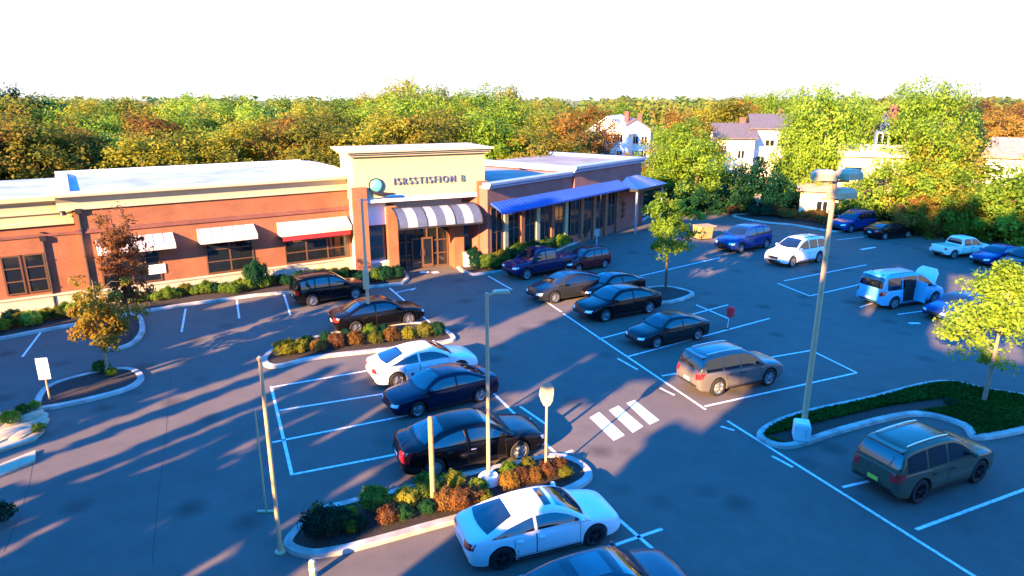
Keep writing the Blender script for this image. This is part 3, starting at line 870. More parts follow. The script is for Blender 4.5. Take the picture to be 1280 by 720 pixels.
# --- left wing main block
ztop = zline(WL, 110, 239); zcor = zline(WL, 110, 262); print('left wing', xc, xt, zcor, ztop)
ztop = max(6.6, min(7.6, ztop)); zcor = ztop - 1.05
def cornice(mb, x0, x1, zb, zt, over=.55, yb=0.):
    h = zt - zb
    mb.prism_x([(yb + .02, zb), (yb - .14, zb), (yb - .14, zb + .16), (yb - .08, zb + .18), (yb - .10, zb + h * .45), (yb - over * .55, zb + h * .72), (yb - over, zb + h * .80), (yb - over, zt - .05), (yb - over + .05, zt), (yb + .45, zt), (yb + .45, zt - .25), (yb + .02, zt - .25)], x0, x1)
mb = MB(); mb.box(xc, xt, 0, 13, .9, zcor + .5); bpart('brick_wall', mb, M['brick'], WL)
mb = MB(); mb.box(xc - .02, xt, -.10, .0, 0, 1.05); mb.box(xc - .06, xt, -.16, -.10, .93, 1.05); bpart('stone_base', mb, M['stone'], WL)
mb = MB(); cornice(mb, xc - .75, xt + .1, zcor, ztop)
bpart('cornice', mb, M['cream_trim'], WL)
mb = MB(); mb.prism_x([(-.28, zcor + .3), (-.245, zcor + .3), (-.245, zcor + .6), (-.45, zcor + .6)], xc, xt)
mb = MB(); cornice(mb, -7.5, -.02, zcor, ztop)
mb2 = MB(); mb2.box(xc - .7, xc + .05, .46, 13.2, zcor + .2, ztop - .02); bpart('side_parapet', mb2, M['cream_trim'], WL)
mb2 = MB(); mb2.box(xc + .05, xt, .46, 12.9, ztop - .5, ztop - .22); bpart('flat_roof', mb2, M['membrane'], WL)
mb2 = MB(); mb2.box(xc - .7, xt, 12.9, 13.3, ztop - .6, ztop + .1); bpart('rear_parapet', mb2, M['white'], WL)
# ledge courses
zl = zline(WL, 300, 274); zl = max(3.9, min(4.9, zl))
mb = MB(); mb.box(xc, xt, -.09, -.001, zl, zl + .16); mb.box(xc, xt, -.05, -.001, zl + .16, zl + .26); bpart('brick_ledge', mb, M['brick_dark'], WL)
# rounded parapet against the tower
xa = WL.at(376, 226)[0]; mb = MB()
prof = [(xa, ztop - .3)] + [(xa + (xt - xa) * t, ztop + .75 * math.sqrt(max(0, 1 - (t * .98) ** 2.4)) * (1 if t > .05 else .85)) for t in [i / 12 for i in range(13)]] + [(xt, ztop - .3)]
n_ = len(prof); vs = [(x, 2.2, z) for x, z in prof] + [(x, 5.5, z) for x, z in prof]
mb.add(vs, [(i, (i + 1) % n_, n_ + (i + 1) % n_, n_ + i) for i in range(n_)] + [tuple(range(n_)), tuple(range(n_, 2 * n_))[::-1]])
bpart('rounded_parapet', mb, M['white'], WL)


def window(wall, x0, x1, z0, z1, cols, rows, y=0.0, fm='frame', gm='glass', deep=.05, label=None):
    """brown framed window standing a little proud of the wall, glass set back inside it"""
    mb = MB(); t = .09
    mb.box(x0, x1, y - deep, y - .002, z0, z0 + t); mb.box(x0, x1, y - deep, y - .002, z1 - t, z1)
    mb.box(x0, x0 + t, y - deep, y - .002, z0 + t, z1 - t); mb.box(x1 - t, x1, y - deep, y - .002, z0 + t, z1 - t)
    for i in range(1, cols):
        x = x0 + (x1 - x0) * i / cols; mb.box(x - .05, x + .05, y - deep + .01, y - .002, z0 + t, z1 - t)
    for j in range(1, rows):
        z = z0 + (z1 - z0) * j / rows; mb.box(x0 + t, x1 - t, y - deep + .015, y - .003, z - .035, z + .035)
    o = bpart('window', mb, M[fm], wall, label=label)
    mb = MB(); mb.box(x0 + t, x1 - t, y - .022, y - .012, z0 + t, z1 - t)
    bpart('pane', mb, M[gm], wall, parent=o)
    return o


def wx(wall, u, v, dy=0.): return wall.at(u, v, dy)[0]


def awning(wall, x0, x1, zt, zb, out, name='awning', mk='canvas_dirty', valance=None, y=0.0):
    mb = MB()
    mb.add([(x0, y - .003, zt), (x1, y - .003, zt), (x1, y - out, zb), (x0, y - out, zb), (x0, y - out, zb - .30), (x1, y - out, zb - .30),
            (x0, y - .003, zb - .30), (x1, y - .003, zb - .30), (x0, y - out + .03, zb - .30), (x1, y - out + .03, zb - .30)],
           [(3, 2, 1, 0), (3, 4, 5, 2), (0, 6, 4, 3), (2, 5, 7, 1), (4, 8, 9, 5)])
    n = max(3, int((x1 - x0) / .6))
    for i in range(n + 1):      # ribs that show through the cloth
        x = x0 + .02 + (x1 - x0 - .04) * i / n
        mb.bar((x, y - .02, zt + .012), (x, y - out, zb + .012), .035, .03)
    o = bpart(name, mb, M[mk], wall)
    if valance:
        mb = MB(); mb.box(x0 + .08, x1 - .08, y - out + .06, y - out + .09, zb - .62, zb - .28); bpart('valance', mb, M[valance], wall, parent=o)
    mb = MB()
    for x in (x0 + .05, x1 - .05): mb.bar((x, y - .02, zb - .26), (x, y - out + .04, zb - .26), .04, .04)
    bpart('awning_frame', mb, M['darkmetal'], wall, parent=o)
    return o


for (ua, ub, vt, vb, uw0, uw1, wt_, wb_, val) in [(116, 216, 295, 306, 124, 200, 312, 352, None), (246, 319, 283, 296, 258, 318, 303, 345, None), (348, 437, 274, 290, 357, 436, 291, 331, 'red')]:
    um = (ua + ub) / 2
    x0, x1 = wx(WL, ua, vt, -1.0), wx(WL, ub, vt, -1.0)
    x0, x1 = x0 + .1, min(x1 + .1, xt - .15)
    zt_ = min(zline(WL, um, vt), zl - .08); zb_ = zt_ - .55
    awning(WL, x0, x1, zt_, zb_, 1.05, valance=val)
    a, b = wx(WL, uw0, 325), min(wx(WL, uw1, 325), xt - .3)
    window(WL, a, b, 1.12, zb_ - .12, 3 if val else 2, 3)
mb = MB(); a = wx(WL, 186, 342); mb.box(a, a + 1.0, -.06, -.002, 1.6, 2.2); bpart('notice_board', mb, M['white'], WL)
# wall lamp and downpipe at the corner
def downpipe(wall, u, v0, v1, y=0.):
    x = wx(wall, u, (v0 + v1) / 2, y); z1 = zline(wall, u, v0, y)
    mb = MB(); mb.tube([(x, y - .09, .1), (x, y - .09, z1)], [.07, .07], 10); mb.box(x - .16, x + .16, y - .22, y - .003, z1, z1 + .3)
    for z in (1.5, 3.2, 4.8): mb.box(x - .10, x + .10, y - .17, y - .003, z, z + .05)
    bpart('downpipe', mb, M['darkmetal'], wall)
downpipe(WL, 108, 266, 380)
# --- left wing, end block (set back a little)
WE = Wall(W1a, W1b, .5)
zt2 = ztop - .15; zc2 = zt2 - 1.75
xe = -16.0
mb = MB(); mb.box(xe, xc, 0, 13, .9, zc2 + .4); bpart('brick_wall', mb, M['brick'], WE)
mb = MB(); mb.box(xe, xc - .06, -.10, 0, 0, 1.05); mb.box(xe, xc - .06, -.16, -.10, .93, 1.05); bpart('stone_base', mb, M['stone'], WE)
mb = MB(); mb.prism_x([(0.01, zc2), (-.16, zc2), (-.16, zc2 + .2), (-.08, zc2 + .24), (-.08, zc2 + .62), (-.20, zc2 + .70), (-.20, zc2 + .80), (-.10, zc2 + .84), (-.12, zc2 + 1.25), (-.45, zt2 - .28), (-.45, zt2 - .03), (-.40, zt2), (.4, zt2), (.4, zt2 - .3), (.01, zt2 - .3)], xe, xc - .02)
bpart('cornice', mb, M['cream'], WE)
mb = MB(); mb.box(xe, xc, .41, 12.6, zt2 - .5, zt2 - .2); bpart('flat_roof', mb, M['membrane'], WE)
mb = MB(); mb.box(xe, xc, -.07, -.001, zl - .05, zl + .12); bpart('brick_ledge', mb, M['brick_dark'], WE)
for ua, ub in ((5, 31), (34, 61)):
    a, b = wx(WE, ua, 350), wx(WE, ub, 350)
    window(WE, a, b, 1.25, zl - 1.0, 1, 3, fm='frame', deep=.06)
downpipe(WE, 62, 300, 385)
mb = MB(); x = xc - .5; z = zline(WE, 92, 262)
mb.tube([(x, -.01, z + .2), (x, -.35, z + .25), (x, -.45, z + .1)], [.04, .04, .04], 8); mb.lathe([(.04, z + .12), (.12, z + .05), (.20, z - .22), (.03, z - .22)], 14, c=(x, -.45, 0))
bpart('wall_lamp', mb, M['darkmetal'], WE, smooth=40)

# --- entrance tower
WT = Wall(P(450, 348), P(607, 331)); T = WT
zt = zline(T, 520, 186); zled = zline(T, 520, 249); print('tower', T.L, math.degrees(T.rot), zt, zled)
zcap = zt - .42
mb = MB(); mb.box(.0, T.L, 0, 4.5, zled, zcap); bpart('tower_wall', mb, M['cream'], T)
mb = MB()
mb.box(-.22, T.L + .22, -.22, 4.7, zcap, zcap + .16); mb.box(-.38, T.L + .38, -.38, 4.85, zcap + .16, zcap + .30); mb.box(-.55, T.L + .55, -.55, 5.0, zcap + .30, zt)
bpart('cornice', mb, M['cream_trim'], T)
mb = MB(); mb.box(-.12, T.L + .12, -.16, -.001, zled - .06, zled + .16); mb.box(-.06, T.L + .06, -.09, -.001, zled + .16, zled + .24); bpart('stone_ledge', mb, M['grey_wall'], T)
zb_t = zline(T, 450, 234)
def pier(u0, u1, z1, y0=-.35, y1=.6, cap=False, mk='brick'):
    x0, x1 = wx(T, u0, 300, y0), wx(T, u1, 300, y0)
    mb = MB(); mb.box(x0, x1, y0, y1, .0, z1); o = bpart('brick_pier', mb, M[mk], T)
    if cap:
        mb = MB(); mb.box(x0 - .06, x1 + .06, y0 - .06, y1, z1, z1 + .14); bpart('pier_cap', mb, M['cream_trim'], T, parent=o)
    return x0, x1
pa = pier(444, 462, zb_t, -.32, .0); pier(446, 462, zled - .08, .003, 1.0)
pb = pier(598, 610, zline(T, 600, 226), -.32, .0); pier(598, 609, zled - .08, .003, 1.0)
# recessed storefront
yr = 1.3
mb = MB(); mb.box(.1, T.L - .1, yr, 4.4, 0, zled - .002); bpart('recess_wall', mb, M['grey_wall'], T)
p1 = pier(486, 498, zline(T, 490, 258), -.10, yr - .01); p2 = pier(568, 580, zline(T, 574, 275), -.10, yr - .01)
xgl = pa[1] + .1
mb = MB(); mb.box(xgl - .1, p1[0] + .05, .5, .72, zled - 1.75, zled - .06); bpart('grey_panel', mb, M['white'], T)
window(T, xgl, p1[0] - .05, .35, zled - 1.80, 1, 2, y=.75, gm='glass_teal')
window(T, p2[1] + .05, pb[0] - .05, .35, zled - 1.3, 1, 2, y=.75, gm='glass_teal')
zd = zline(T, 530, 284, yr)
zd = max(2.6, min(3.4, zd))
xd0, xd1 = p1[1] + .06, p2[0] - .06
window(T, xd0, xd1, .02, zd, 5, 3, y=yr - .02, deep=.10, label='glazed entrance screen')
xm = xd0 + (xd1 - xd0) * .5; dw = (xd1 - xd0) / 5
for s, h in ((-1, 1), (0, -1)):
    a = xm + s * dw; mb = MB()
    mb.box(a, a + .1, yr - .18, yr - .13, .03, 2.35); mb.box(a + dw - .1, a + dw, yr - .18, yr - .13, .03, 2.35); mb.box(a + .1, a + dw - .1, yr - .18, yr - .13, 2.22, 2.35); mb.box(a + .1, a + dw - .1, yr - .18, yr - .13, .03, .28)
    d = bpart('door', mb, M['frame'], T)
    mb = MB(); mb.box(a + .1, a + dw - .1, yr - .165, yr - .15, .28, 2.22); bpart('pane', mb, M['glass'], T, parent=d)
    hx = a + (dw - .16 if h > 0 else .16); mb = MB(); mb.tube([(hx, yr - .24, .95), (hx, yr - .24, 1.45)], [.02, .02], 8); bpart('handle', mb, M['chrome'], T, parent=d)
mb = MB(); mb.box(xd0, xd1, yr - .20, yr - .11, zd + .02, zd + .55); bpart('brick_lintel', mb, M['brick'], T)
# barrel awning with striped canvas
x0, x1 = wx(T, 493, 265, -.9), wx(T, 597, 262, -.9); za, zb2 = zled - .55, zled - 1.75
prof = []
for k in range(9):
    a = math.pi / 2 * k / 8
    prof.append((-.12 - 1.75 * math.sin(a) , zb2 + (za - zb2) * math.cos(a)))
mb = MB(); ns = 9
for i in range(ns):
    a, b = x0 + (x1 - x0) * i / ns, x0 + (x1 - x0) * (i + 1) / ns
    mb.cur = i % 2
    n_ = len(prof)
    mb.add([(a, y, z) for y, z in prof] + [(b, y, z) for y, z in prof], [(j, j + 1, n_ + j + 1, n_ + j) for j in range(n_ - 1)])
aw = bpart('entrance_awning', mb, [M['lilac'], M['canvas']], T, smooth=50, label='striped barrel awning over the doors')
mb = MB()
for i in range(ns + 1):
    x = x0 + (x1 - x0) * i / ns
    if i in (0, ns) or i % 3 == 0:
        mb.tube([(x, y - .015, z + .02) for y, z in prof], [.035] * len(prof), 6)
mb.bar((x0, prof[-1][0], zb2), (x1, prof[-1][0], zb2), .09, .12); mb.bar((x0, -.12, za + .03), (x1, -.12, za + .03), .09, .1)
bpart('awning_frame', mb, M['darkmetal'], T, parent=aw)
# emblem: glazed globe on a dark swash, and lettering
ex, ez = T.at(470, 232)
mb = MB()
R0 = .46
prof = [(R0 * math.cos(a), -.06 - .13 * math.sin(a)) for a in [math.pi / 2 * k / 8 for k in range(9)]]
mb.lathe([(R0, -.003)] + prof, 28, 'y'); mb.v = [(x + ex, y, z + ez) for x, y, z in mb.v]
em = bpart('round_emblem', mb, M['teal'], T, smooth=40)
mb = MB(); mb.lathe([(R0 + .07, -.003), (R0 + .07, -.10), (R0 - .01, -.10)], 28, 'y', (ex, 0, ez)); bpart('emblem_rim', mb, M['darkmetal'], T, smooth=40, parent=em)
mb = MB(); mb.tube([(ex - .42, -.10, ez - .28), (ex - .1, -.12, ez - .52), (ex + .35, -.12, ez - .60), (ex + .85, -.10, ez - .62), (ex + 1.25, -.08, ez - .58)], [.05, .12, .16, .10, .03], 8)
bpart('emblem_swash', mb, M['darkmetal'], T, smooth=50, parent=em)
lx0, lz0 = T.at(492, 232); lx1, lz1 = T.at(580, 228)
mb_names = "ISRSSTISFIONB"
tx = bpy.data.curves.new('lettering', 'FONT'); tx.body = "ISRSSTISFION B"; tx.extrude = .05; tx.size = .78; tx.space_character = 1.45
to = bpy.data.objects.new('lettering', tx); COL.objects.link(to)
bpy.context.view_layer.update()
dg = bpy.context.evaluated_depsgraph_get(); me = bpy.data.meshes.new_from_object(to.evaluated_get(dg))
bpy.data.objects.remove(to)
co = np.empty(len(me.vertices) * 3); me.vertices.foreach_get('co', co); co = co.reshape(-1, 3)
sx_ = (lx1 - lx0) / (co[:, 0].max() - co[:, 0].min()); sz_ = .50 / (co[:, 1].max() - co[:, 1].min())
co2 = np.stack([lx0 + (co[:, 0] - co[:, 0].min()) * sx_, -.06 - co[:, 2], lz0 + .05 + (co[:, 1] - co[:, 1].min()) * sz_], 1)
me.vertices.foreach_set('co', co2.ravel()); me.update()
link('lettering', me, M['sign'], bld, T.o - bpos, T.rot)

# --- right wing
W3 = Wall(P(610, 335), P(795, 281)); print('right wing', W3.L, math.degrees(W3.rot))
xs1 = wx(W3, 715, 240); L3 = W3.L
za1 = zline(W3, 640, 229); zr1 = 6.0
zr2 = 6.32; print('wing z', za1, zr1, zr2)
zaw = zline(W3, 640, 250); print('awn', zaw)
zaw = max(3.5, min(5.1, zaw + .15)); zae = zaw - .62; aout = 1.3
mb = MB(); mb.box(0, xs1, 0, 11, 0, zr1); bpart('brick_wall', mb, M['brick_wing'], W3)
mb = MB(); mb.box(xs1, L3, -.25, 11, 0, zr2); bpart('brick_wall', mb, M['brick_wing'], W3)
mb = MB(); mb.prism_x([(.0, zr1), (-.18, zr1), (-.18, zr1 + .1), (-.32, zr1 + .25), (-.32, zr1 + .42), (.5, zr1 + .42), (.5, zr1)], 0, xs1 - .02); bpart('parapet_cap', mb, M['coping'], W3)
mb = MB(); mb.prism_x([(-.25, zr2), (-.43, zr2), (-.43, zr2 + .12), (-.60, zr2 + .3), (-.60, zr2 + .50), (.4, zr2 + .50), (.4, zr2)], xs1 - .3, L3 + .35); mb.box(xs1 - .3, xs1 + .4, .4, 11, zr2, zr2 + .5); mb.box(L3 - .3, L3 + .35, .4, 11, zr2, zr2 + .5)
bpart('parapet_cap', mb, M['coping'], W3)
mb = MB(); mb.box(0, xs1 - .3, .5, 11, zr1 + .02, zr1 + .2); mb.box(xs1 + .4, L3 - .3, .4, 11, zr2 + .02, zr2 + .2); bpart('flat_roof', mb, M['wing_roof'], W3)
# standing seam awning and the hipped porch at its end
def seam_roof(x0, x1, zt_, zb_, out, y0):
    mb = MB()
    mb.prism_x([(y0 - .003, zt_), (y0 - out, zb_), (y0 - out, zb_ - .14), (y0 - out + .12, zb_ - .14), (y0 - .003, zt_ - .12)], x0, x1)
    n = int((x1 - x0) / .45)
    for i in range(n + 1):
        x = x0 + .03 + (x1 - x0 - .06) * i / n
        mb.bar((x, y0 - .02, zt_ + .02), (x, y0 - out, zb_ + .02), .02, .025)
    return mb
xp = wx(W3, 768, 250)
o = bpart('metal_awning', seam_roof(.05, xp, zaw, zae, aout, -.26), M['blue_metal'], W3)
px0, px1 = xp + .03, L3 + 1.2; yo = -.3 - 2.2; zt3 = zaw + .12; ze = zae - .12; ym = -.28
hp = MB()
hp.add([(px0, yo, ze), (px1, yo, ze), (px1, 3.0, ze), (px0, 3.0, ze), (px0 + 1.6, -.3, zt3), (px1 - 2.0, -.3, zt3), (px1 - 2.0, 3.0, zt3), (px0 + 1.6, 3.0, zt3)],
       [(0, 1, 5, 4), (1, 2, 6, 5), (4, 5, 6, 7), (0, 4, 7, 3), (3, 7, 6, 2), (0, 3, 2, 1)])
for i in range(9):
    t = i / 8; hp.bar((px0 + (px1 - px0) * t, yo, ze + .03), (px0 + 1.6 + (px1 - px0 - 3.6) * t, -.3, zt3 + .03), .03, .05)
pr_ = bpart('porch_roof', hp, M['blue_metal'], W3, label='blue hipped porch roof at the far end')
mb = MB(); mb.box(px0 + .1, px1 - .1, yo + .1, 2.9, ze - .28, ze - .01); bpart('porch_beam', mb, M['darkmetal'], W3)
for x in (px0 + .3, px1 - .3):
    mb = MB(); mb.box(x - .08, x + .08, yo + .2, yo + .36, .0, ze - .27); bpart('porch_post', mb, M['pole_grey'], W3)
mb = MB(); mb.box(L3, px1 - .3, -.2, 2.8, 0, ze - .27); bpart('porch_wall', mb, M['brick_dark'], W3)
# bays: columns and windows
nb = 9; bw = xp / nb
for i in range(nb + 1):
    x = i * bw; y0 = 0 if x < xs1 - .2 else -.25
    if i in (1, 3, 5): mk = 'cream'
    else: mk = 'brick'
    if .3 < x < L3 - .3:
        mb = MB(); mb.box(x - .22, x + .22, y0 - .16, y0 - .002, 0, zae + .3); mb.box(x - .28, x + .28, y0 - .22, y0 - .002, 0, .7); bpart('column', mb, M[mk], W3)
    if i < nb:
        y1 = 0 if x + bw < xs1 + .3 else -.25
        window(W3, x + .35, x + bw - .35, .75, zae + .15, 2, 2, y=y1)

# ------------------------------------------------------------------ things by the entrance
def free(name, label, cat, mb_mats, p, rz=0., group=None):
    r = thing(name, label, cat, p, rz, group)
    for nm, mb, m, sm in mb_mats: obj(nm, mb, M[m], r, smooth=sm)
    return r
a = P(475, 343)
mb = MB(); mb.box(-.75, .75, -.3, .3, 0, .95); mb2 = MB(); mb2.box(-.82, .82, -.36, .36, .95, 1.05)
free('stone_planter', 'pale boxy planter left of the entrance doors', 'planter', [('box', mb, 'stone', None), ('coping', mb2, 'white', None)], a, WT.rot)
a = P(592, 333)
mb = MB(); mb.prism_x([(-.35, 0), (.35, 0), (.35, 1.15), (-.05, 1.15), (-.35, .8)], -.85, .75); mb2 = MB(); mb2.box(-.9, .8, -.10, .40, 1.15, 1.22)
free('stone_planter', 'pale sloped planter right of the entrance doors', 'planter', [('box', mb, 'white', None), ('coping', mb2, 'stone', None)], a, WT.rot)
a = P(556, 330)
mb = MB(); mb.box(-.3, .3, -.03, .03, 0.05, 1.2); mb2 = MB(); mb2.bar((-.25, .03, 1.1), (-.25, .4, 0), .04, .04); mb2.bar((.25, .03, 1.1), (.25, .4, 0), .04, .04)
free('display_board', 'orange-red display board standing by the entrance doors', 'sign board', [('panel', mb, 'orange_bin', None), ('prop', mb2, 'darkmetal', None)], a, WT.rot - .3)

# ------------------------------------------------------------------ poles and signs
def pole_ht(base, vt):
    b = P(*base); return b, zat(b.x, b.y, vt)
def footing(r=.38, h=.45):
    mb = MB(); mb.lathe([(r * 1.05, -.02), (r, h - .06), (r - .06, h), (.01, h)], 20); return mb
def lamp_head(mb, c, ang, l=.62, w_=.36, h=.18):
    c = Vector(c); d = Vector((math.cos(ang), math.sin(ang), 0)); n = Vector((-d.y, d.x, 0)); z = Vector((0, 0, 1))
    vs = []
    for zz, k in ((0, 1.0), (h * .6, 1.0), (h, .7)):
        for s, t in ((-1, -1), (1, -1), (1, 1), (-1, 1)): vs.append(c + d * (l / 2 * s * k) + n * (w_ / 2 * t * k) + z * zz)
    mb.add(vs, [(3, 2, 1, 0), (8, 9, 10, 11)] + [(i, (i + 1) % 4, 4 + (i + 1) % 4, 4 + i) for i in range(4)] + [(4 + i, 4 + (i + 1) % 4, 8 + (i + 1) % 4, 8 + i) for i in range(4)])

b, h = pole_ht((1003, 543), 222)
r = thing('light_pole', 'tall tan light pole with twin box lamps, on the grassy right island', 'light pole', b, 0, 'light poles of the lot')
mb = MB(); mb.tube([(0, 0, .0), (0, 0, h)], [.115, .08], 12); obj('pole', mb, M['pole_tan'], r, smooth=40)
mb = MB(); mb.bar((-.5, -.05, h - .12), (.5, .05, h - .12), .07, .08); obj('arm', mb, M['pole_tan'], r)
mb = MB(); mb.bar((-.35, .1, h - .75), (.3, -.05, h - .75), .07, .08); obj('arm', mb, M['pole_tan'], r)
for (dx, dz) in ((-.42, 0), (.42, .03), (.28, -.62)):
    mb = MB(); lamp_head(mb, (dx, 0, h - .08 + dz), .1 + dx, .80, .60, .34); obj('lamp_head', mb, M['pole_tan'], r)
a = P(1001, 546)
mb = MB(); mb.lathe([(.36, .08), (.40, .16), (.40, .72), (.34, .80), (.01, .80)], 4); mb.v = [(x, y, z) for x, y, z in mb.v]
mb2 = MB(); mb2.box(-.16, .16, -.31, -.285, .3, .6)
free('utility_box', 'pale utility box at the foot of the tall twin-lamp pole', 'utility box', [('case', mb, 'white', None), ('hatch', mb2, 'grey_wall', None)], (a.x - .15, a.y - .30, 0), .5)

b, h = pole_ht((611, 606), 366)
r = thing('light_pole', 'slim tan light pole with a round pale footing in the near island', 'light pole', b, 0, 'light poles of the lot')
mb = MB(); mb.tube([(0, 0, .1), (0, 0, h)], [.07, .055], 12); obj('pole', mb, M['pole_tan'], r, smooth=40)
mb = MB(); mb.lathe([(.36, .06), (.36, .30), (.30, .38), (.01, .38)], 18); obj('footing', mb, M['white'], r, smooth=40)
mb = MB(); mb.bar((0, 0, h - .1), (.35, .1, h + .02), .05, .05); lamp_head(mb, (.45, .12, h - .04), .2, .5, .25, .1); obj('lamp_head', mb, M['pole_tan'], r)

b, h = pole_ht((351, 690), 449)
r = thing('light_pole', 'bare tan pole rising from the asphalt at the near island tip', 'light pole', b, 0, 'light poles of the lot')
mb = MB(); mb.tube([(0, 0, -.02), (0, 0, h)], [.062, .048], 12); obj('pole', mb, M['pole_tan'], r, smooth=40)
mb = MB(); mb.lathe([(.16, 0), (.16, .05), (.09, .09), (.08, .3)], 14); obj('base_collar', mb, M['pole_tan'], r, smooth=40)
mb = MB(); mb.lathe([(.07, h - .02), (.075, h + .04), (.01, h + .10)], 12); obj('cap', mb, M['pole_tan'], r, smooth=40)

b, h = pole_ht((462, 412), 248)
r = thing('light_pole', 'pale light pole with a side arm behind the middle island shrubs', 'light pole', b, 0, 'light poles of the lot')
mb = MB(); mb.tube([(0, 0, .05), (0, 0, h)], [.10, .07], 12); obj('pole', mb, M['pole_tan'], r, smooth=40)
mb = MB(); mb.bar((0, 0, h - .1), (1.5, .35, h + .02), .07, .07); obj('arm', mb, M['pole_grey'], r)
mb = MB(); lamp_head(mb, (1.75, .40, h - .02), .23, .95, .34, .14); obj('lamp_head', mb, M['pole_grey'], r)
mb = MB(); mb.box(-.16, .16, -.20, -.09, 2.4, 3.5); obj('junction_box', mb, M['pole_tan'], r)

b, h = pole_ht((333, 640), 512)
r = thing('sign_post', 'thin pinkish post standing left of the near stall lines', 'post', b)
mb = MB(); mb.tube([(0, 0, 0), (0, 0, h)], [.035, .03], 8); obj('post', mb, M['pole_tan'], r, smooth=40)
mb = MB(); mb.box(-.28, .22, -.05, .05, .0, .05); obj('foot', mb, M['pole_tan'], r)

b, h = pole_ht((542, 638), 522)
r = thing('wooden_post', 'short wooden post among the shrubs of the near island', 'post', b)
mb = MB(); mb.tube([(0, 0, .05), (0, 0, h)], [.085, .08], 10); obj('post', mb, M['wood'], r, smooth=40)
mb = MB(); mb.lathe([(.082, h), (.06, h + .03), (.005, h + .05)], 10); obj('cap', mb, M['wood'], r)

b, h = pole_ht((682, 597), 478)
r = thing('road_sign', 'pale sign on a slim post at the right end of the near island', 'sign', b)
mb = MB(); mb.tube([(0, 0, .05), (0, 0, h - .2)], [.04, .04], 8); obj('post', mb, M['pole_tan'], r, smooth=40)
mb = MB(); pr_ = [(.14 * math.cos(a) * (1.1 if math.sin(a) > 0 else .9) + 0, -.05, h - .42 + .44 * math.sin(a)) for a in [2 * math.pi * k / 12 for k in range(12)]]
pr_ = [(x * 1.7, y, z) for x, y, z in pr_]
mb.add(pr_ + [(x, y + .03, z) for x, y, z in pr_], [tuple(range(12)), tuple(range(12, 24))[::-1]] + [(i, (i + 1) % 12, 12 + (i + 1) % 12, 12 + i) for i in range(12)])
obj('sign_plate', mb, M['cream_trim'], r)

b, h = pole_ht((63, 502), 447)
r = thing('road_sign', 'white rectangular sign on a post in the left kerbed island', 'sign', b, .3)
mb = MB(); mb.tube([(0, 0, .05), (0, 0, h)], [.04, .04], 8); obj('post', mb, M['wood'], r, smooth=40)
mb = MB(); mb.box(-.22, .22, -.075, -.045, h - .95, h); obj('sign_plate', mb, M['white'], r)

b, h = pole_ht((392, 722), 700)
r = thing('bollard', 'pale bollard cut off at the bottom of the photo below the near island', 'bollard', b)
mb = MB(); mb.lathe([(.10, 0), (.10, h - .1), (.09, h - .03), (.05, h), (.005, h + .01)], 14); obj('bollard_body', mb, M['cream_trim'], r, smooth=40)
mb = MB(); mb.lathe([(.104, h - .3), (.104, h - .2)], 14); obj('reflective_band', mb, M['white'], r, smooth=40)

b, h = pole_ht((745, 322), 286)
r = thing('sign_post', 'grey post with a small plate by the right wing kerb', 'post', b)
mb = MB(); mb.tube([(0, 0, 0), (0, 0, h)], [.05, .05], 8); obj('post', mb, M['pole_grey'], r, smooth=40)
mb = MB(); mb.box(-.2, .2, -.08, -.055, h - .6, h); obj('sign_plate', mb, M['pole_grey'], r)

b, h = pole_ht((909, 411), 382)
r = thing('flag_marker', 'small red flag marker on a thin rod in the middle of the asphalt', 'flag', b)
mb = MB(); mb.tube([(0, 0, 0), (.10, .0, h)], [.02, .018], 6); obj('rod', mb, M['white'], r)
mb = MB(); mb.lathe([(.01, h - .75), (.20, h - .6), (.22, h - .1), (.02, h)], 10, c=(.1, 0, 0)); obj('red_marker', mb, M['red_marker'], r, smooth=30)
mb = MB(); mb.lathe([(.14, 0), (.12, .05), (.02, .08)], 12); obj('base', mb, M['darkmetal'], r)

b, h = pole_ht((963, 262), 180)
r = thing('utility_pole', 'thin pole in front of the far yellow-green trees', 'utility pole', b)
mb = MB(); mb.tube([(0, 0, 0), (0, 0, h)], [.13, .10], 10); obj('pole', mb, M['pole_tan'], r, smooth=40)
mb = MB(); mb.bar((-.6, 0, h - .4), (.6, 0, h - .4), .1, .1); obj('crossarm', mb, M['pole_tan'], r)
b, h = pole_ht((976, 263), 234)
r = thing('banner', 'red feather banner with a white top at the back of the lot', 'banner', b)
mb = MB(); mb.tube([(0, 0, 0), (0, 0, h)], [.04, .03], 8); obj('pole', mb, M['white'], r)
mb = MB(); mb.box(.04, .65, -.02, .02, .8, h - .9); obj('cloth', mb, M['red'], r)
mb = MB(); mb.box(.0, .9, -.03, .03, h - .88, h); obj('cloth_top', mb, M['white'], r)
b, h = pole_ht((945, 268), 242)
r = thing('post_lamp', 'short pale post with a square head on the far planting island', 'post lamp', b)
mb = MB(); mb.box(-.12, .12, -.12, .12, 0, h - .6); obj('post', mb, M['concrete'], r)
mb = MB(); mb.box(-.3, .3, -.3, .3, h - .9, h); obj('head', mb, M['cream_trim'], r)

# yellow skip and board
a = P(880, 300)
mb = MB(); mb.prism_x([(-.8, .15), (.8, .15), (.95, 1.7), (-.95, 1.7)], -.95, .95)
mb2 = MB(); mb2.box(-1.0, 1.45, -1.0, 1.0, 1.72, 1.84); mb3 = MB()
for sx_ in (-.7, .7):
    for sy_ in (-.55, .55): mb3.lathe([(.12, -.04), (.12, .04)], 12, 'y', (sx_, sy_, .12))
mb4 = MB(); mb4.box(.955, .99, -.75, .75, .3, 1.5)
free('waste_skip', 'tan-yellow waste skip with its lid, left of the bright blue car', 'waste skip', [('bin', mb, 'yellow', None), ('lid', mb2, 'yellow', None), ('castor', mb3, 'tyre', None), ('side_panel', mb4, 'plastic', None)], (a.x, a.y + .6, 0), .35).scale = (.68, .68, .68)
# ------------------------------------------------------------------ vegetation
rng = np.random.default_rng(11)


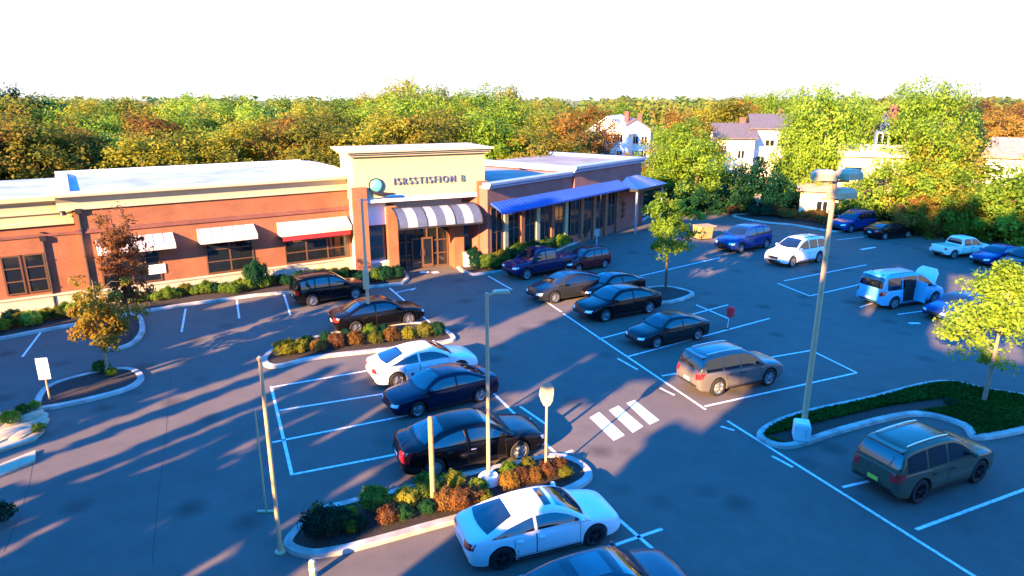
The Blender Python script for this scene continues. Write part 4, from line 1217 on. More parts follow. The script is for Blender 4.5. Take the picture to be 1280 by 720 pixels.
def leaves_mesh(name, cen, nor, size, jit=.35, aspect=.62):
    """one diamond-shaped, slightly folded leaf (two faces) per centre"""
    n = len(cen); size = np.broadcast_to(np.asarray(size, float).reshape(-1, 1) if np.ndim(size) else size, (n, 1)) * (1 + jit * rng.standard_normal((n, 1)).clip(-1.5, 1.5))
    nor = nor + .5 * rng.standard_normal((n, 3)); nor /= np.linalg.norm(nor, axis=1, keepdims=True) + 1e-9
    t = rng.standard_normal((n, 3)); t -= (t * nor).sum(1, keepdims=True) * nor; t /= np.linalg.norm(t, axis=1, keepdims=True) + 1e-9
    b = np.cross(nor, t)
    fold = nor * size * .12
    v = np.stack([cen - t * size * .5, cen + b * size * .5 * aspect + fold, cen + t * size * .5, cen - b * size * .5 * aspect + fold], 1).reshape(-1, 3)
    me = bpy.data.meshes.new(name)
    me.vertices.add(4 * n); me.vertices.foreach_set('co', v.ravel())
    me.loops.add(4 * n); me.loops.foreach_set('vertex_index', np.arange(4 * n, dtype=np.int32))
    me.polygons.add(n); me.polygons.foreach_set('loop_start', np.arange(0, 4 * n, 4, dtype=np.int32))
    me.polygons.foreach_set('loop_total', np.full(n, 4, dtype=np.int32))
    me.update(calc_edges=True)
    return me


def crown_points(n, rx, rz, zc, clumps, csize, shape='round', hollow=.45, seed=0):
    """leaf centres gathered in clumps spread through an uneven crown"""
    g = np.random.default_rng(seed)
    d = g.standard_normal((clumps, 3)); d /= np.linalg.norm(d, axis=1, keepdims=True)
    r = hollow + (1 - hollow) * g.random((clumps, 1)) ** .6
    lump = 1 + .22 * np.sin(3 * np.arctan2(d[:, 1:2], d[:, 0:1]) + seed) * (1 - d[:, 2:3] ** 2) + .12 * g.standard_normal((clumps, 1))
    c = d * r * lump
    if shape == 'cone':
        k = np.clip((1 - c[:, 2:3]) / 2, .05, 1) ** .8; c[:, :2] *= k * 1.5
    elif shape == 'column':
        c[:, :2] *= .9
    elif shape == 'spread':
        c[:, 2] = np.sign(c[:, 2]) * np.abs(c[:, 2]) ** 1.2
    c = c * np.array([rx, rx, rz])
    w_ = g.random(clumps) + .35; idx = g.choice(clumps, n, p=w_ / w_.sum())
    off = g.standard_normal((n, 3)); off /= np.linalg.norm(off, axis=1, keepdims=True)
    off *= (g.random((n, 1)) ** .45) * csize * (.6 + .8 * g.random((clumps, 1))[idx])
    off[:, 2] *= .72
    p = c[idx] + off
    nr = .55 * off / csize + .6 * c[idx] / np.array([rx, rx, rz]) + np.array([0, 0, .35])
    p[:, 2] += zc
    p[:, 2] = np.maximum(p[:, 2], .05)
    return p, nr, c + np.array([0, 0, zc])


def trunk_mesh(name, h, r, limbs, cl, zfrac=.35, seed=0):
    g = random.Random(seed); mb = MB()
    lean = (g.uniform(-.03, .03) * h, g.uniform(-.03, .03) * h)
    pts = [(0, 0, -.05), (lean[0] * .2, lean[1] * .2, h * .25), (lean[0] * .6, lean[1] * .6, h * .6), (lean[0], lean[1], h * .92)]
    mb.tube(pts, [r * 1.25, r, r * .62, r * .18], 8)
    k = min(limbs, len(cl))
    for i in range(k):
        e = Vector(cl[i * max(1, len(cl) // k) % len(cl)])
        z0 = max(h * zfrac, min(e.z - .1 * h, h * .8)) if e.z > h * zfrac else h * zfrac * .9
        t = z0 / (h * .92); s = Vector((lean[0] * t, lean[1] * t, z0))
        m_ = s.lerp(e, .55) + Vector((0, 0, .06 * h))
        rr = r * (1 - t) * .55 + .015 * r + r * .1
        mb.tube([s, m_, e], [rr, rr * .6, rr * .2], 5, cap=False)
    return mb.mesh(name, 50)


PROTO = {}
def tree_proto(key, h, rx, rz, zc, n, leaf, clumps, csize, shape='round', limbs=9, r=None, hollow=.55):
    p, nr, c = crown_points(n, rx, rz, zc, clumps, csize, shape, hollow, seed=len(PROTO) * 7 + 3)
    PROTO[key] = (leaves_mesh('crown', p, nr, leaf), trunk_mesh('trunk', h, r or h * .018, limbs, [tuple(q) for q in c], seed=len(PROTO)), float(np.percentile(p[:, 2], 99)))


def place_tree(key, kind, loc, label, group=None, h=None, rz=None, sx_=None, name='tree', cat='tree', bark='bark'):
    cm, tm, h0 = PROTO[key]
    s = (h or h0) / h0
    t = thing(name, label, cat, loc, random.uniform(0, 6.28) if rz is None else rz, group)
    t.scale = (s * (sx_ or 1), s * (sx_ or 1), s)
    k = (key, kind)
    if k not in CACHE:
        q = cm.copy(); q.materials.clear(); q.materials.append(LEAF[kind]); CACHE[k] = q
    if (key, bark, 't') not in CACHE:
        q = tm.copy(); q.materials.clear(); q.materials.append(M[bark]); CACHE[(key, bark, 't')] = q
    o = bpy.data.objects.new('crown', CACHE[k]); COL.objects.link(o); o.parent = t
    o = bpy.data.objects.new('trunk', CACHE[(key, bark, 't')]); COL.objects.link(o); o.parent = t
    return t


for i in range(4):
    tree_proto('forest%d' % i, 12, 3.6 + .3 * i, 5.0, 7.2, 8500, .31, 110, 1.35, ['round', 'spread', 'column', 'round'][i], 10)
tree_proto('fir', 12, 3.3, 5.9, 6.4, 7500, .31, 90, 1.0, 'cone', 10)
tree_proto('bush', 4, 2.6, 1.9, 1.9, 6500, .17, 70, .7, 'round', 6, .09)
tree_proto('young', 6, 1.62, 2.0, 4.1, 5200, .17, 60, .48, 'round', 9, .075, .25)
tree_proto('yellow', 5.8, 2.15, 2.1, 3.75, 9000, .15, 80, .52, 'cone', 12, .075, .2)
tree_proto('red', 6.8, 1.55, 2.7, 4.0, 4600, .17, 80, .42, 'column', 14, .085, .2)
tree_proto('amber', 4.6, 1.5, 1.6, 2.75, 3600, .17, 44, .46, 'round', 10, .07, .2)
tree_proto('column', 4.2, .8, 2.0, 2.1, 1800, .18, 26, .4, 'column', 5, .06)

KIND_WORDS = dict(green='deep green', lime='yellow-green', gold='golden', orange='orange', rust='rust-red', evergreen='dark evergreen', mixed='mottled green-and-rust')
ORD = ['first', 'second', 'third', 'fourth', 'fifth', 'sixth', 'seventh', 'eighth', 'ninth', 'tenth', 'eleventh', 'twelfth', 'thirteenth', 'fourteenth', 'fifteenth', 'sixteenth', 'seventeenth', 'eighteenth', 'nineteenth', 'twentieth'] + ['%d-th' % i for i in range(21, 60)]
def label_row(items, fmt):
    """items: (u, kind); fmt gets ordinal counted from the left within its kind"""
    order = sorted(range(len(items)), key=lambda i: items[i][0]); cnt = {}; out = {}
    tot = {}
    for q in items: tot[q[1]] = tot.get(q[1], 0) + 1
    for i in order:
        k = items[i][1]; cnt[k] = cnt.get(k, 0) + 1
        o = ORD[cnt[k] - 1] + ' ' if tot[k] > 1 else 'only '
        out[i] = fmt % (o + KIND_WORDS[k])
    return [out[i] for i in range(len(items))]


def prof_v(tab, u):
    return float(np.interp(u, [q[0] for q in tab], [q[1] for q in tab]))


SKY = [(-60, 112), (0, 110), (30, 111), (75, 112), (105, 128), (150, 125), (200, 128), (260, 125), (330, 123), (390, 121), (450, 123), (490, 113), (530, 105), (560, 116), (580, 124), (598, 110), (620, 104), (640, 120), (665, 130), (720, 131)]
g = random.Random(3)
def pick(w_):
    ks = list(w_); return g.choices(ks, [w_[k] for k in ks])[0]


rows = []
# skyline row, middle row, front row of the wood behind the restaurant
for row, D, step, dv in (('rear', 112, 27, 0), ('middle', 93, 25, 13), ('front', 78, 27, 30)):
    it = []
    u = -70 + g.uniform(0, 12)
    while u < 715:
        it.append([u, None, D + g.uniform(-5, 5), prof_v(SKY, u) + dv + g.uniform(-1, 7 + dv * .35)]); u += step * g.uniform(.8, 1.25)
    for q in it:
        if row == 'rear': q[1] = pick(dict(lime=4.5, green=1.6, mixed=1, gold=1.8)) if not 490 < q[0] < 550 else pick(dict(gold=2, orange=1))
        elif row == 'middle': q[1] = pick(dict(lime=4, gold=3.5, orange=.9, mixed=1.5, green=.8))
        else: q[1] = pick(dict(mixed=3, rust=.35, orange=1.0, gold=3, green=.8, lime=1.8))
        if row == 'rear' and q[0] < 110: q[1] = 'evergreen' if q[0] > 25 else 'green'
        if row == 'front' and q[0] < 130: q[1] = pick(dict(rust=.5, orange=.6, mixed=2.4, gold=1))
        if row != 'rear' and 590 < q[0] < 650: q[1] = 'lime'
    labs = label_row(it, '%s tree from the left in the ' + row + ' row behind the restaurant')
    for q, lb in zip(it, labs):
        p = at_dist(q[0], q[2]); h = max(5, zat(p.x, p.y, q[3]))
        key = 'fir' if q[1] == 'evergreen' and g.random() < .4 else 'forest%d' % g.randrange(4)
        place_tree(key, q[1], p, lb, 'trees of the wood behind the restaurant', h * 1.02, sx_=min(1.5, max(.85, 11.5 / h)) * g.uniform(.9, 1.15), name='forest_tree')

# trees right of the restaurant: (u, distance, top v, kind, proto, width)
R_T = [(690, 96, 143, 'lime', 'forest0', .8), (672, 92, 160, 'gold', 'forest1', .9), (655, 85, 162, 'gold', 'forest2', .9), (707, 108, 150, 'mixed', 'forest3', .9),
       (735, 112, 134, 'orange', 'forest1', .9), (720, 150, 142, 'mixed', 'forest0', 1.1), (765, 150, 131, 'lime', 'forest3', 1.2), (640, 140, 130, 'green', 'forest0', 1.3), (668, 145, 132, 'mixed', 'forest1', 1.3), (700, 150, 131, 'gold', 'forest2', 1.2),
       (790, 105, 205, 'orange', 'bush', 1.4), (752, 100, 205, 'rust', 'bush', 1.3), (775, 112, 192, 'orange', 'bush', 1.2),
       (840, 80, 150, 'lime', 'forest0', .8), (820, 84, 160, 'lime', 'forest1', .8), (860, 78, 168, 'lime', 'forest3', .8), (835, 92, 140, 'orange', 'forest1', .95), (858, 94, 150, 'mixed', 'forest2', .8),
       (890, 112, 126, 'gold', 'forest0', 1.15), (905, 118, 128, 'orange', 'forest1', 1.0), (872, 118, 130, 'gold', 'forest3', 1.0), (930, 135, 122, 'lime', 'forest2', 1.0), (918, 140, 124, 'green', 'fir', 1.0), (942, 125, 119, 'lime', 'forest1', .8), (957, 128, 117, 'lime', 'forest3', .8),
       (985, 84, 116, 'lime', 'forest0', .72), (1012, 82, 113, 'lime', 'forest1', .9), (1035, 86, 124, 'lime', 'forest3', .8), (975, 82, 140, 'lime', 'forest2', .7), (988, 80, 165, 'lime', 'forest1', .55), (1012, 92, 150, 'lime', 'forest2', .7), (1040, 94, 170, 'lime', 'forest0', .6),
       (1052, 112, 126, 'lime', 'forest3', .5), (1106, 92, 111, 'lime', 'forest0', .8), (1118, 86, 107, 'lime', 'forest3', .8), (1142, 84, 112, 'lime', 'forest1', .7), (1105, 82, 150, 'lime', 'forest2', .8), (1135, 79, 155, 'lime', 'forest1', .8), (1155, 80, 165, 'gold', 'forest3', .7), (1080, 86, 180, 'orange', 'bush', .8),
       (1085, 78, 210, 'lime', 'bush', .9), (1118, 77, 205, 'lime', 'bush', 1.0), (1150, 76, 215, 'gold', 'bush', .9), (1178, 75, 218, 'lime', 'bush', 1.0), (1135, 73, 243, 'orange', 'bush', .8), (1165, 73, 238, 'gold', 'bush', .8), (1205, 80, 206, 'lime', 'column', 1.4), (1200, 74, 238, 'gold', 'bush', .7),
       (1178, 95, 138, 'evergreen', 'fir', .9), (1190, 160, 128, 'orange', 'forest1', 1.2), (1225, 165, 130, 'orange', 'forest0', 1.3), (1262, 160, 128, 'orange', 'forest3', 1.3), (1300, 160, 127, 'orange', 'forest2', 1.3), (1170, 150, 132, 'rust', 'forest2', 1.1), (1245, 150, 138, 'rust', 'forest1', 1.2), (1285, 150, 136, 'orange', 'forest0', 1.2), (1210, 145, 140, 'orange', 'forest3', 1.1),
       (1298, 80, 165, 'lime', 'forest0', .8), (1330, 84, 140, 'lime', 'forest1', .9), (1285, 76, 205, 'lime', 'bush', .9), (1285, 74, 215, 'lime', 'bush', 1.1), (1232, 75, 240, 'gold', 'bush', .8), (1320, 80, 170, 'lime', 'forest3', .9)]
def r_label(q):
    u, D, v, k, key, wd = q
    ws = KIND_WORDS[k]
    return ws
zones = [(0, 780, 'between restaurant roof and white house'), (780, 880, 'right of the restaurant end'), (880, 965, 'behind the dark-roofed white house'), (965, 1060, 'in the clump by the beige building'), (1060, 1165, 'right of the beige building'), (1165, 1400, 'round the far right pale house')]
for z0, z1, zn in zones:
    its = [(q[0], (q[3], 'bush' if q[4] == 'bush' else 'tree'), q) for q in R_T if z0 <= q[0] < z1]
    cnt, tot = {}, {}
    for u, k, q in its: tot[k] = tot.get(k, 0) + 1
    for u, k, q in sorted(its, key=lambda a: a[0]):
        cnt[k] = cnt.get(k, 0) + 1
        kind, nm = k
        lb = '%s %s %s' % (KIND_WORDS[kind], 'rounded bush' if nm == 'bush' else 'tall tree', zn)
        if tot[k] > 1: lb = ORD[cnt[k] - 1] + ' ' + lb + ', from the left'
        p = at_dist(q[0], q[1]); h = max(2.2, zat(p.x, p.y, q[2]))
        place_tree(q[4], kind, p, lb, 'trees beyond the back of the lot' if nm == 'tree' else 'bushes beyond the back of the lot', h, sx_=q[5] * (1 if nm == 'bush' else min(1.6, 12 / h)), name='background_tree' if nm == 'tree' else 'large_bush', cat='tree' if nm == 'tree' else 'bush')
# dark hedge of evergreens at the back
hs = [(805, 76, 238), (828, 78, 228), (850, 77, 218), (872, 79, 213), (893, 78, 216), (915, 80, 208), (935, 80, 200), (957, 79, 205), (978, 80, 215), (1052, 78, 232), (1075, 77, 240), (1208, 76, 240), (1228, 75, 245), (1105, 76, 236)]
for i, (u, D, v) in enumerate(hs):
    p = at_dist(u, D + 1.5); h = max(2.5, zat(p.x, p.y, v))
    place_tree('bush', 'evergreen', p, '%s dark evergreen bush from the left in the shaded hedge behind the lot' % ORD[i], 'evergreen bushes of the back hedge', h, sx_=min(1.4, 4.6 / h), name='hedge_bush', cat='bush')

# single trees of the lot
place_tree('red', 'rust', (P(166, 424).x, P(166, 424).y, .1), 'rust-red half-bare tree in the small island before the left brick wing', h=6.7, sx_=.85, rz=.5, name='ornamental_tree')
place_tree('amber', 'mixed', (P(136, 472).x, P(136, 472).y, .1), 'amber and green tree in the left kerbed island with black mulch', h=4.5, sx_=.88, rz=1.2, name='ornamental_tree', bark='bark_pale')
place_tree('young', 'lime', (P(832, 364).x, P(832, 364).y, .1), 'young yellow-green tree in the small island amid the middle rows', h=6.3, rz=2.2, name='young_tree')
place_tree('yellow', 'lime', (P(1229, 505).x, P(1229, 505).y, .1), 'bright yellow tree in the grassy right island', h=5.9, rz=.4, name='ornamental_tree', bark='bark_pale')
place_tree('column', 'orange', (P(771, 287).x, P(771, 287).y, .1), 'small flame-orange tree beside the blue porch', h=3.3, sx_=.9, name='ornamental_tree')

# far ridge of woodland that reads as one mass
pts, nrs = [], []
for i in range(430):
    D = rng.uniform(190, 420); u = rng.uniform(-250, 1550)
    p = at_dist(u, D); h = max(4, zat(p.x, p.y, 123 + rng.uniform(-2.5, 3)))
    n = 170; d = rng.standard_normal((n, 3)); d /= np.linalg.norm(d, axis=1, keepdims=True)
    rr = rng.uniform(4, 6.5)
    q = d * (rng.random((n, 1)) ** .3) * np.array([rr, rr, h * .52]) + np.array([p.x, p.y, h * .5]); q[:, 2] = np.maximum(q[:, 2], .2)
    pts.append(q); nrs.append(d + np.array([0, 0, .3]))
o = link('woods', leaves_mesh('woods', np.concatenate(pts), np.concatenate(nrs), 1.9), LEAF['ridge'])
tag(o, 'distant yellow-green and orange woodland along the horizon', 'woods', kind='stuff')

# shrubs -----------------------------------------------------------
for i in range(3):
    d_ = rng.standard_normal((2800, 3)); d_ /= np.linalg.norm(d_, axis=1, keepdims=True); d_[:, 2] = np.where(d_[:, 2] < -.35, -d_[:, 2], d_[:, 2])
    lump = 1 + .10 * np.sin(4 * d_[:, 0] * 2 + i) + .09 * np.sin(5 * d_[:, 1] * 2 + 2 * i) + .08 * np.sin(9 * d_[:, 2] + 6 * d_[:, 0])
    p = d_ * (lump * (.72 + .30 * rng.random(2800)))[:, None] * np.array([.52, .52, .46]) + np.array([0, 0, .34]); p[:, 2] = np.maximum(p[:, 2], .03); nr = d_ * 1.3
    me = leaves_mesh('foliage', p, nr, .075)
    mbx = MB()
    for k in range(5):
        a = 6.28 * k / 5; mbx.tube([(0, 0, -.03), (.10 * math.cos(a), .10 * math.sin(a), .2), (.26 * math.cos(a), .26 * math.sin(a), .45)], [.018, .014, .008], 5)
    PROTO['shrub%d' % i] = (me, mbx.mesh('stems'), .82)


def shrub(kind, px, size, label, group, z=.1, i=None, flat=1.):
    i = random.randrange(3) if i is None else i
    me, st, h0 = PROTO['shrub%d' % i]; p = P(*px)
    t = thing('shrub', label, 'shrub', (p.x, p.y, z), random.uniform(0, 6.28), group)
    s = size / 1.1; t.scale = (s, s, s * flat)
    k = ('shrub', i, kind)
    if k not in CACHE:
        q = me.copy(); q.materials.clear(); q.materials.append(LEAF[kind]); CACHE[k] = q
        q = st.copy(); q.materials.clear(); q.materials.append(M['bark']); CACHE[k + ('s',)] = q
    for nm, mm in (('foliage', CACHE[k]), ('stems', CACHE[k + ('s',)])):
        o = bpy.data.objects.new(nm, mm); COL.objects.link(o); o.parent = t
    return t


def shrub_row(items, place, group):
    order = sorted(range(len(items)), key=lambda i: items[i][1][0]); tot, cnt = {}, {}
    for k, *_ in items: tot[k] = tot.get(k, 0) + 1
    for i in order:
        k, px, s = items[i][:3]; cnt[k] = cnt.get(k, 0) + 1
        lb = '%s shrub %s' % (KIND_WORDS[k], place)
        if tot[k] > 1: lb = ORD[cnt[k] - 1] + ' ' + lb + ', counted from the left'
        shrub(k, px, s, lb, group, flat=items[i][3] if len(items[i]) > 3 else 1)


shrub_row([('evergreen', (402, 672), 1.15, 1.1), ('evergreen', (424, 664), .9), ('gold', (437, 655), .62), ('gold', (440, 668), .5), ('green', (469, 640), 1.05), ('rust', (484, 656), .75), ('gold', (508, 635), .85), ('evergreen', (505, 652), .6), ('green', (535, 622), 1.0),
           ('gold', (567, 613), .8), ('rust', (558, 638), .9), ('rust', (575, 640), .95), ('rust', (592, 632), .75), ('green', (598, 620), .7), ('gold', (606, 632), .55), ('lime', (637, 598), .7), ('orange', (637, 613), .75), ('rust', (652, 606), .7), ('orange', (668, 604), .65), ('rust', (684, 598), .7), ('rust', (699, 592), .65), ('mixed', (660, 590), .6), ('mixed', (707, 600), .55), ('evergreen', (450, 664), .55), ('evergreen', (535, 645), .6)],
          'in the near kerbed island', 'shrubs of the near island')
shrub_row([('gold', (358, 445), 1.3, .8), ('gold', (374, 442), 1.1, .8), ('orange', (398, 441), .8), ('rust', (421, 436), 1.0), ('orange', (446, 433), 1.0), ('lime', (463, 424), .75, 1.3), ('mixed', (470, 431), .9), ('orange', (490, 428), 1.0), ('gold', (511, 426), .9), ('mixed', (532, 423), 1.1), ('evergreen', (546, 421), 1.0), ('evergreen', (408, 430), .8), ('evergreen', (434, 427), .8), ('evergreen', (480, 420), .8), ('evergreen', (385, 435), .8)],
          'in the middle kerbed island', 'shrubs of the middle island')
it = []
for u in np.arange(-30, 470, 11.5):
    v = float(np.interp(u, [-30, 0, 60, 110, 175, 245, 320, 400, 470], [425, 412, 401, 391, 380, 370, 361, 354, 350]))
    if 366 < u < 372 or 108 < u < 160: continue
    k = g.choices(['gold', 'lime', 'mixed', 'green', 'evergreen'], [3, 2, 2, 2, 2])[0] if u < 110 else g.choices(['green', 'evergreen', 'mixed'], [3, 4, 1])[0]
    it.append((k, (u + g.uniform(-3, 3), v + g.uniform(-2, 5)), g.uniform(.8, 1.25)))
it += [('evergreen', (322, 362), 1.7, 1.5), ('gold', (385, 352), 1.0), ('lime', (402, 350), 1.0), ('gold', (418, 348), .9), ('mixed', (432, 347), .9), ('evergreen', (482, 352), 1.4), ('evergreen', (496, 350), 1.3), ('green', (470, 353), 1.2)]
shrub_row(it, 'in the strip below the left brick wing', 'shrubs along the left wing')
it = []
for i, t in enumerate(np.linspace(.03, .97, 26)):
    u = 590 + 205 * t; v = float(np.interp(u, [590, 640, 680, 708, 745, 800], [338, 329, 314, 301, 289, 277]))
    for dv in ((-4, 3) if u < 745 else (0,)):
        it.append((g.choices(['evergreen', 'green', 'mixed', 'lime'], [4, 3, 1, .6])[0], (u + g.uniform(-3, 3), v + dv + g.uniform(-2, 2)), g.uniform(1.2, 1.9)))
shrub_row(it, 'in the hedge below the blue awning', 'shrubs along the right wing')
it = []
for u, v in [(868, 262), (900, 260), (915, 268), (928, 266), (940, 271), (955, 271), (968, 272), (980, 274), (990, 275), (1003, 276), (1015, 277), (1027, 280), (1040, 284), (1120, 268), (1140, 267), (1160, 268), (1180, 271), (1205, 273), (1230, 277), (1255, 279)]:
    it.append((g.choices(['rust', 'orange', 'green', 'evergreen'], [2, 2, 2, 2])[0] if not 970 < u < 1030 else 'orange', (u, v), g.uniform(1.1, 1.8)))
shrub_row(it, 'along the far planting beds', 'shrubs of the far beds')
shrub_row([('lime', (14, 533), .75), ('green', (30, 521), .6), ('green', (50, 543), .5), ('lime', (44, 514), .5), ('evergreen', (4, 655), .8), ('green', (128, 468), .8), ('lime', (140, 472), .55), ('evergreen', (1187, 510), .5), ('green', (1215, 405), .1), ][:8], 'at the edge of the asphalt', 'single shrubs')

# grass of the right island
poly = ISLANDS[[q[0] for q in ISLANDS].index('right')][1]
def inside(x, y, pl):
    c = False; n = len(pl)
    for i in range(n):
        a, b = pl[i], pl[i - 1]
        if (a.y > y) != (b.y > y) and x < (b.x - a.x) * (y - a.y) / (b.y - a.y) + a.x: c = not c
    return c
xs_ = [p.x for p in poly]; ys_ = [p.y for p in poly]; pl_, bare = [], [P(955, 548), P(1040, 526), P(1110, 510), P(1178, 500), P(1192, 511), P(1150, 517), P(1060, 540), P(985, 560)]
while len(pl_) < 30000:
    x, y = g.uniform(min(xs_), max(xs_)), g.uniform(min(ys_), max(ys_))
    if inside(x, y, poly) and not inside(x, y, bare): pl_.append((x, y, .11 + .09 * g.random()))
pl_ = np.array(pl_); nr = np.tile([0, 0, .9], (len(pl_), 1))
o = link('grass', leaves_mesh('grass', pl_, nr, .15, aspect=.4), LEAF['grass']); tag(o, 'dark green grass and ground cover on the right island', 'grass', kind='stuff')
# rough grass under the trees behind the lot
# pale rocks at the left edge
mbx = MB(); mbx.prism_z([P(*c) for c in [(-60, 560), (0, 538), (26, 516), (42, 512), (61, 519), (55, 541), (43, 552), (0, 566), (-60, 590)]], -.02, .10)
struct(obj('path', mbx, M['paving']))
mbx = MB(); mbx.prism_z([P(*c) for c in [(-60, 605), (0, 583), (45, 565), (44, 578), (0, 597), (-60, 622)]], -.02, .09)
struct(obj('path', mbx, M['paving']))
rk = [((6, 548), 1.2, .20, .9), ((38, 524), .9, .22, .9), ((30, 545), 1.0, .18, 1.0), ((50, 531), .7, .16, .9)]
words = ['flat', 'long', 'small', 'rounded', 'low', 'broad', 'thin', 'big']
for i, (px, s, h, a) in enumerate(rk):
    p = P(*px); mb = MB(); n = 14
    prof = []
    for zz, k in ((-.05, .95), (h * .4, 1.0), (h * .8, .88), (h, .6)):
        prof.append([(s * .62 * k * math.cos(2 * math.pi * j / n) * (1 + .16 * math.sin(3 * j + i * 2) + .08 * math.sin(5 * j + i)), s * .34 * k * math.sin(2 * math.pi * j / n) * (1 + .14 * math.cos(2 * j + i)), zz) for j in range(n)])
    vs = [q for r_ in prof for q in r_]; fs = [(a_ * n + j, a_ * n + (j + 1) % n, (a_ + 1) * n + (j + 1) % n, (a_ + 1) * n + j) for a_ in range(3) for j in range(n)] + [tuple(3 * n + j for j in range(n))]
    mb.add(vs, fs)
    o = obj('landscape_rock', mb, M['rock'], None, (p.x, p.y, 0), a + .5, 35)
    tag(o, '%s pale rock, %s from the left in the rockery at the left edge' % (words[i], ORD[[sorted(range(len(rk)), key=lambda k: rk[k][0][0])][0].index(i)]), 'rock', 'rocks at the left edge of the lot')

# ------------------------------------------------------------------ houses beyond
def house(name, label, u, D, v_eave, v_ridge, wpx, depth, rot, wall='house_white', roofm='shingle', wins=(), zb=0., gable=False, dormer=False):
    p = at_dist(u, D); ze, zr = zat(p.x, p.y, v_eave), zat(p.x, p.y, v_ridge)
    wd = wpx * D / 900.
    t = thing(name, label, 'house', p, math.atan2(p.y, p.x) - math.pi / 2 + rot, 'houses beyond the lot')
    mb = MB(); mb.box(-wd / 2, wd / 2, 0, depth, 0, ze)
    if gable: mb.add([(-wd / 2, 0, ze), (wd / 2, 0, ze), (0, 0, zr), (-wd / 2, depth, ze), (wd / 2, depth, ze), (0, depth, zr)], [(0, 1, 2), (5, 4, 3)])
    else: mb.add([(-wd / 2, 0, ze), (-wd / 2, depth, ze), (-wd / 2, depth / 2, zr), (wd / 2, 0, ze), (wd / 2, depth, ze), (wd / 2, depth / 2, zr)], [(0, 1, 2), (5, 4, 3)])
    obj('wall', mb, M[wall], t)
    mb = MB(); o_ = .45
    if gable:
        for s in (-1, 1):
            mb.add([(s * (wd / 2 + o_), -o_, ze - .25), (0, -o_, zr + .12), (0, depth + o_, zr + .12), (s * (wd / 2 + o_), depth + o_, ze - .25), (s * (wd / 2 + o_), -o_, ze - .05), (0, -o_, zr + .32), (0, depth + o_, zr + .32), (s * (wd / 2 + o_), depth + o_, ze - .05)],
                   [(0, 1, 2, 3), (7, 6, 5, 4), (0, 4, 5, 1), (2, 6, 7, 3), (0, 3, 7, 4)])
    else:
        mb.prism_x([(-o_, ze - .2), (depth / 2, zr + .08), (depth + o_, ze - .2), (depth + o_, ze + .0), (depth / 2, zr + .30), (-o_, ze + .0)], -wd / 2 - o_, wd / 2 + o_)
    rf = obj('roof', mb, M[roofm], t)
    mb = MB(); mb.box(wd * .2, wd * .2 + .8, depth * .6, depth * .6 + .8, ze, zr + 1.0); obj('chimney', mb, M['brick_dark'], rf)
    for (x, z, a, b) in wins:
        mb = MB(); x_ = x * wd / 2
        for q in ((x_ - a / 2, x_ + a / 2, z - b / 2, z - b / 2 + .1), (x_ - a / 2, x_ + a / 2, z + b / 2 - .1, z + b / 2), (x_ - a / 2, x_ - a / 2 + .1, z - b / 2 + .1, z + b / 2 - .1), (x_ + a / 2 - .1, x_ + a / 2, z - b / 2 + .1, z + b / 2 - .1), (x_ - .04, x_ + .04, z - b / 2 + .1, z + b / 2 - .1)):
            mb.box(q[0], q[1], -.08, -.002, q[2], q[3])
        f = obj('window', mb, M['white'], t); mb = MB(); mb.box(x_ - a / 2 + .1, x_ + a / 2 - .1, -.03, -.01, z - b / 2 + .1, z + b / 2 - .1); obj('pane', mb, M['glass'], f)
    return t, wd, ze, zr


W2 = lambda z: [(-.6, z, 1.2, 1.5), (0, z, 1.2, 1.5), (.6, z, 1.2, 1.5)]
house('white_house', 'white house with a pale front among orange bushes, above the restaurant roof', 752, 125, 166, 147, 56, 10, -.25, 'house_white', 'white', W2(5.5) + W2(2.6), gable=True)
house('white_house', 'narrow white house with a grey-blue roof right of the pale-fronted house', 785, 128, 162, 150, 38, 9, .15, 'house_white', 'shingle', W2(5.0) + W2(2.4), gable=True)
house('grey_house', 'low white outbuilding left of the pale-fronted house', 728, 118, 180, 168, 40, 8, -.1, 'house_white', 'shingle_tan', W2(2.2))
house('white_house', 'lower wing of white house with a dark shingle roof', 903, 96, 172, 158, 46, 9, .12, 'house_white', 'shingle', [(-.75, 5.2, 1.0, 1.1), (-.75, 3.6, 1.0, 1.1), (.35, 5.2, 1.0, 1.2)])
house('white_house', 'taller white house with a brown-grey roof, left of the tall yellow-green clump', 946, 99, 160, 146, 46, 10, .1, 'house_white', 'shingle', [(-.1, 6.6, 1.3, 1.0), (-.5, 4.4, 1.2, .9), (.5, 6.6, 1.2, 1.0)])
house('blue_house', 'small blue gabled house between two tall yellow-green clumps', 1076, 84, 165, 144, 18, 8, 0, 'house_blue', 'shingle', [(0, 8.2, 1.2, 1.4)], gable=True)
house('pale_house', 'pale cream house with a tan roof, far right among trees', 1232, 92, 196, 178, 44, 10, -.1, 'house_white', 'shingle_tan', [(-.4, 3.2, 1.2, 1.6), (.4, 3.2, 1.2, 1.6)])
house('pale_house', 'small tan-roofed house left of the pale cream one', 1186, 92, 208, 196, 24, 8, .1, 'house_beige', 'shingle_tan', [(0, 2.2, 1.2, 1.2)])
t, wd, ze, zr = house('beige_building', 'beige low building with a gabled front among the yellow-green trees', 1027, 78, 238, 222, 74, 9, .05, 'house_beige', 'house_beige' if False else 'shingle_tan', [(-.30, 1.3, 1.3, 1.5), (.05, 1.3, 1.3, 1.5), (.45, 1.3, 1.6, 1.3)])
mb = MB(); a = wd * .02; mb.box(a, a + 6, .6, 6, ze - .1, ze + 3.6); obj('upper_storey', mb, M['house_beige'], t)
mb = MB(); mb.prism_x([(.2, ze + 3.5), (6.4, ze + 3.5), (3.3, ze + 4.6)], a - .3, a + 6.3); obj('upper_roof', mb, M['cream_trim'], t)
for x in (a + 1.4, a + 4.2):
    mb = MB(); mb.box(x - .8, x + .8, .52, .597, ze + 1.5, ze + 2.4); obj('upper_window', mb, M['glass'], t)

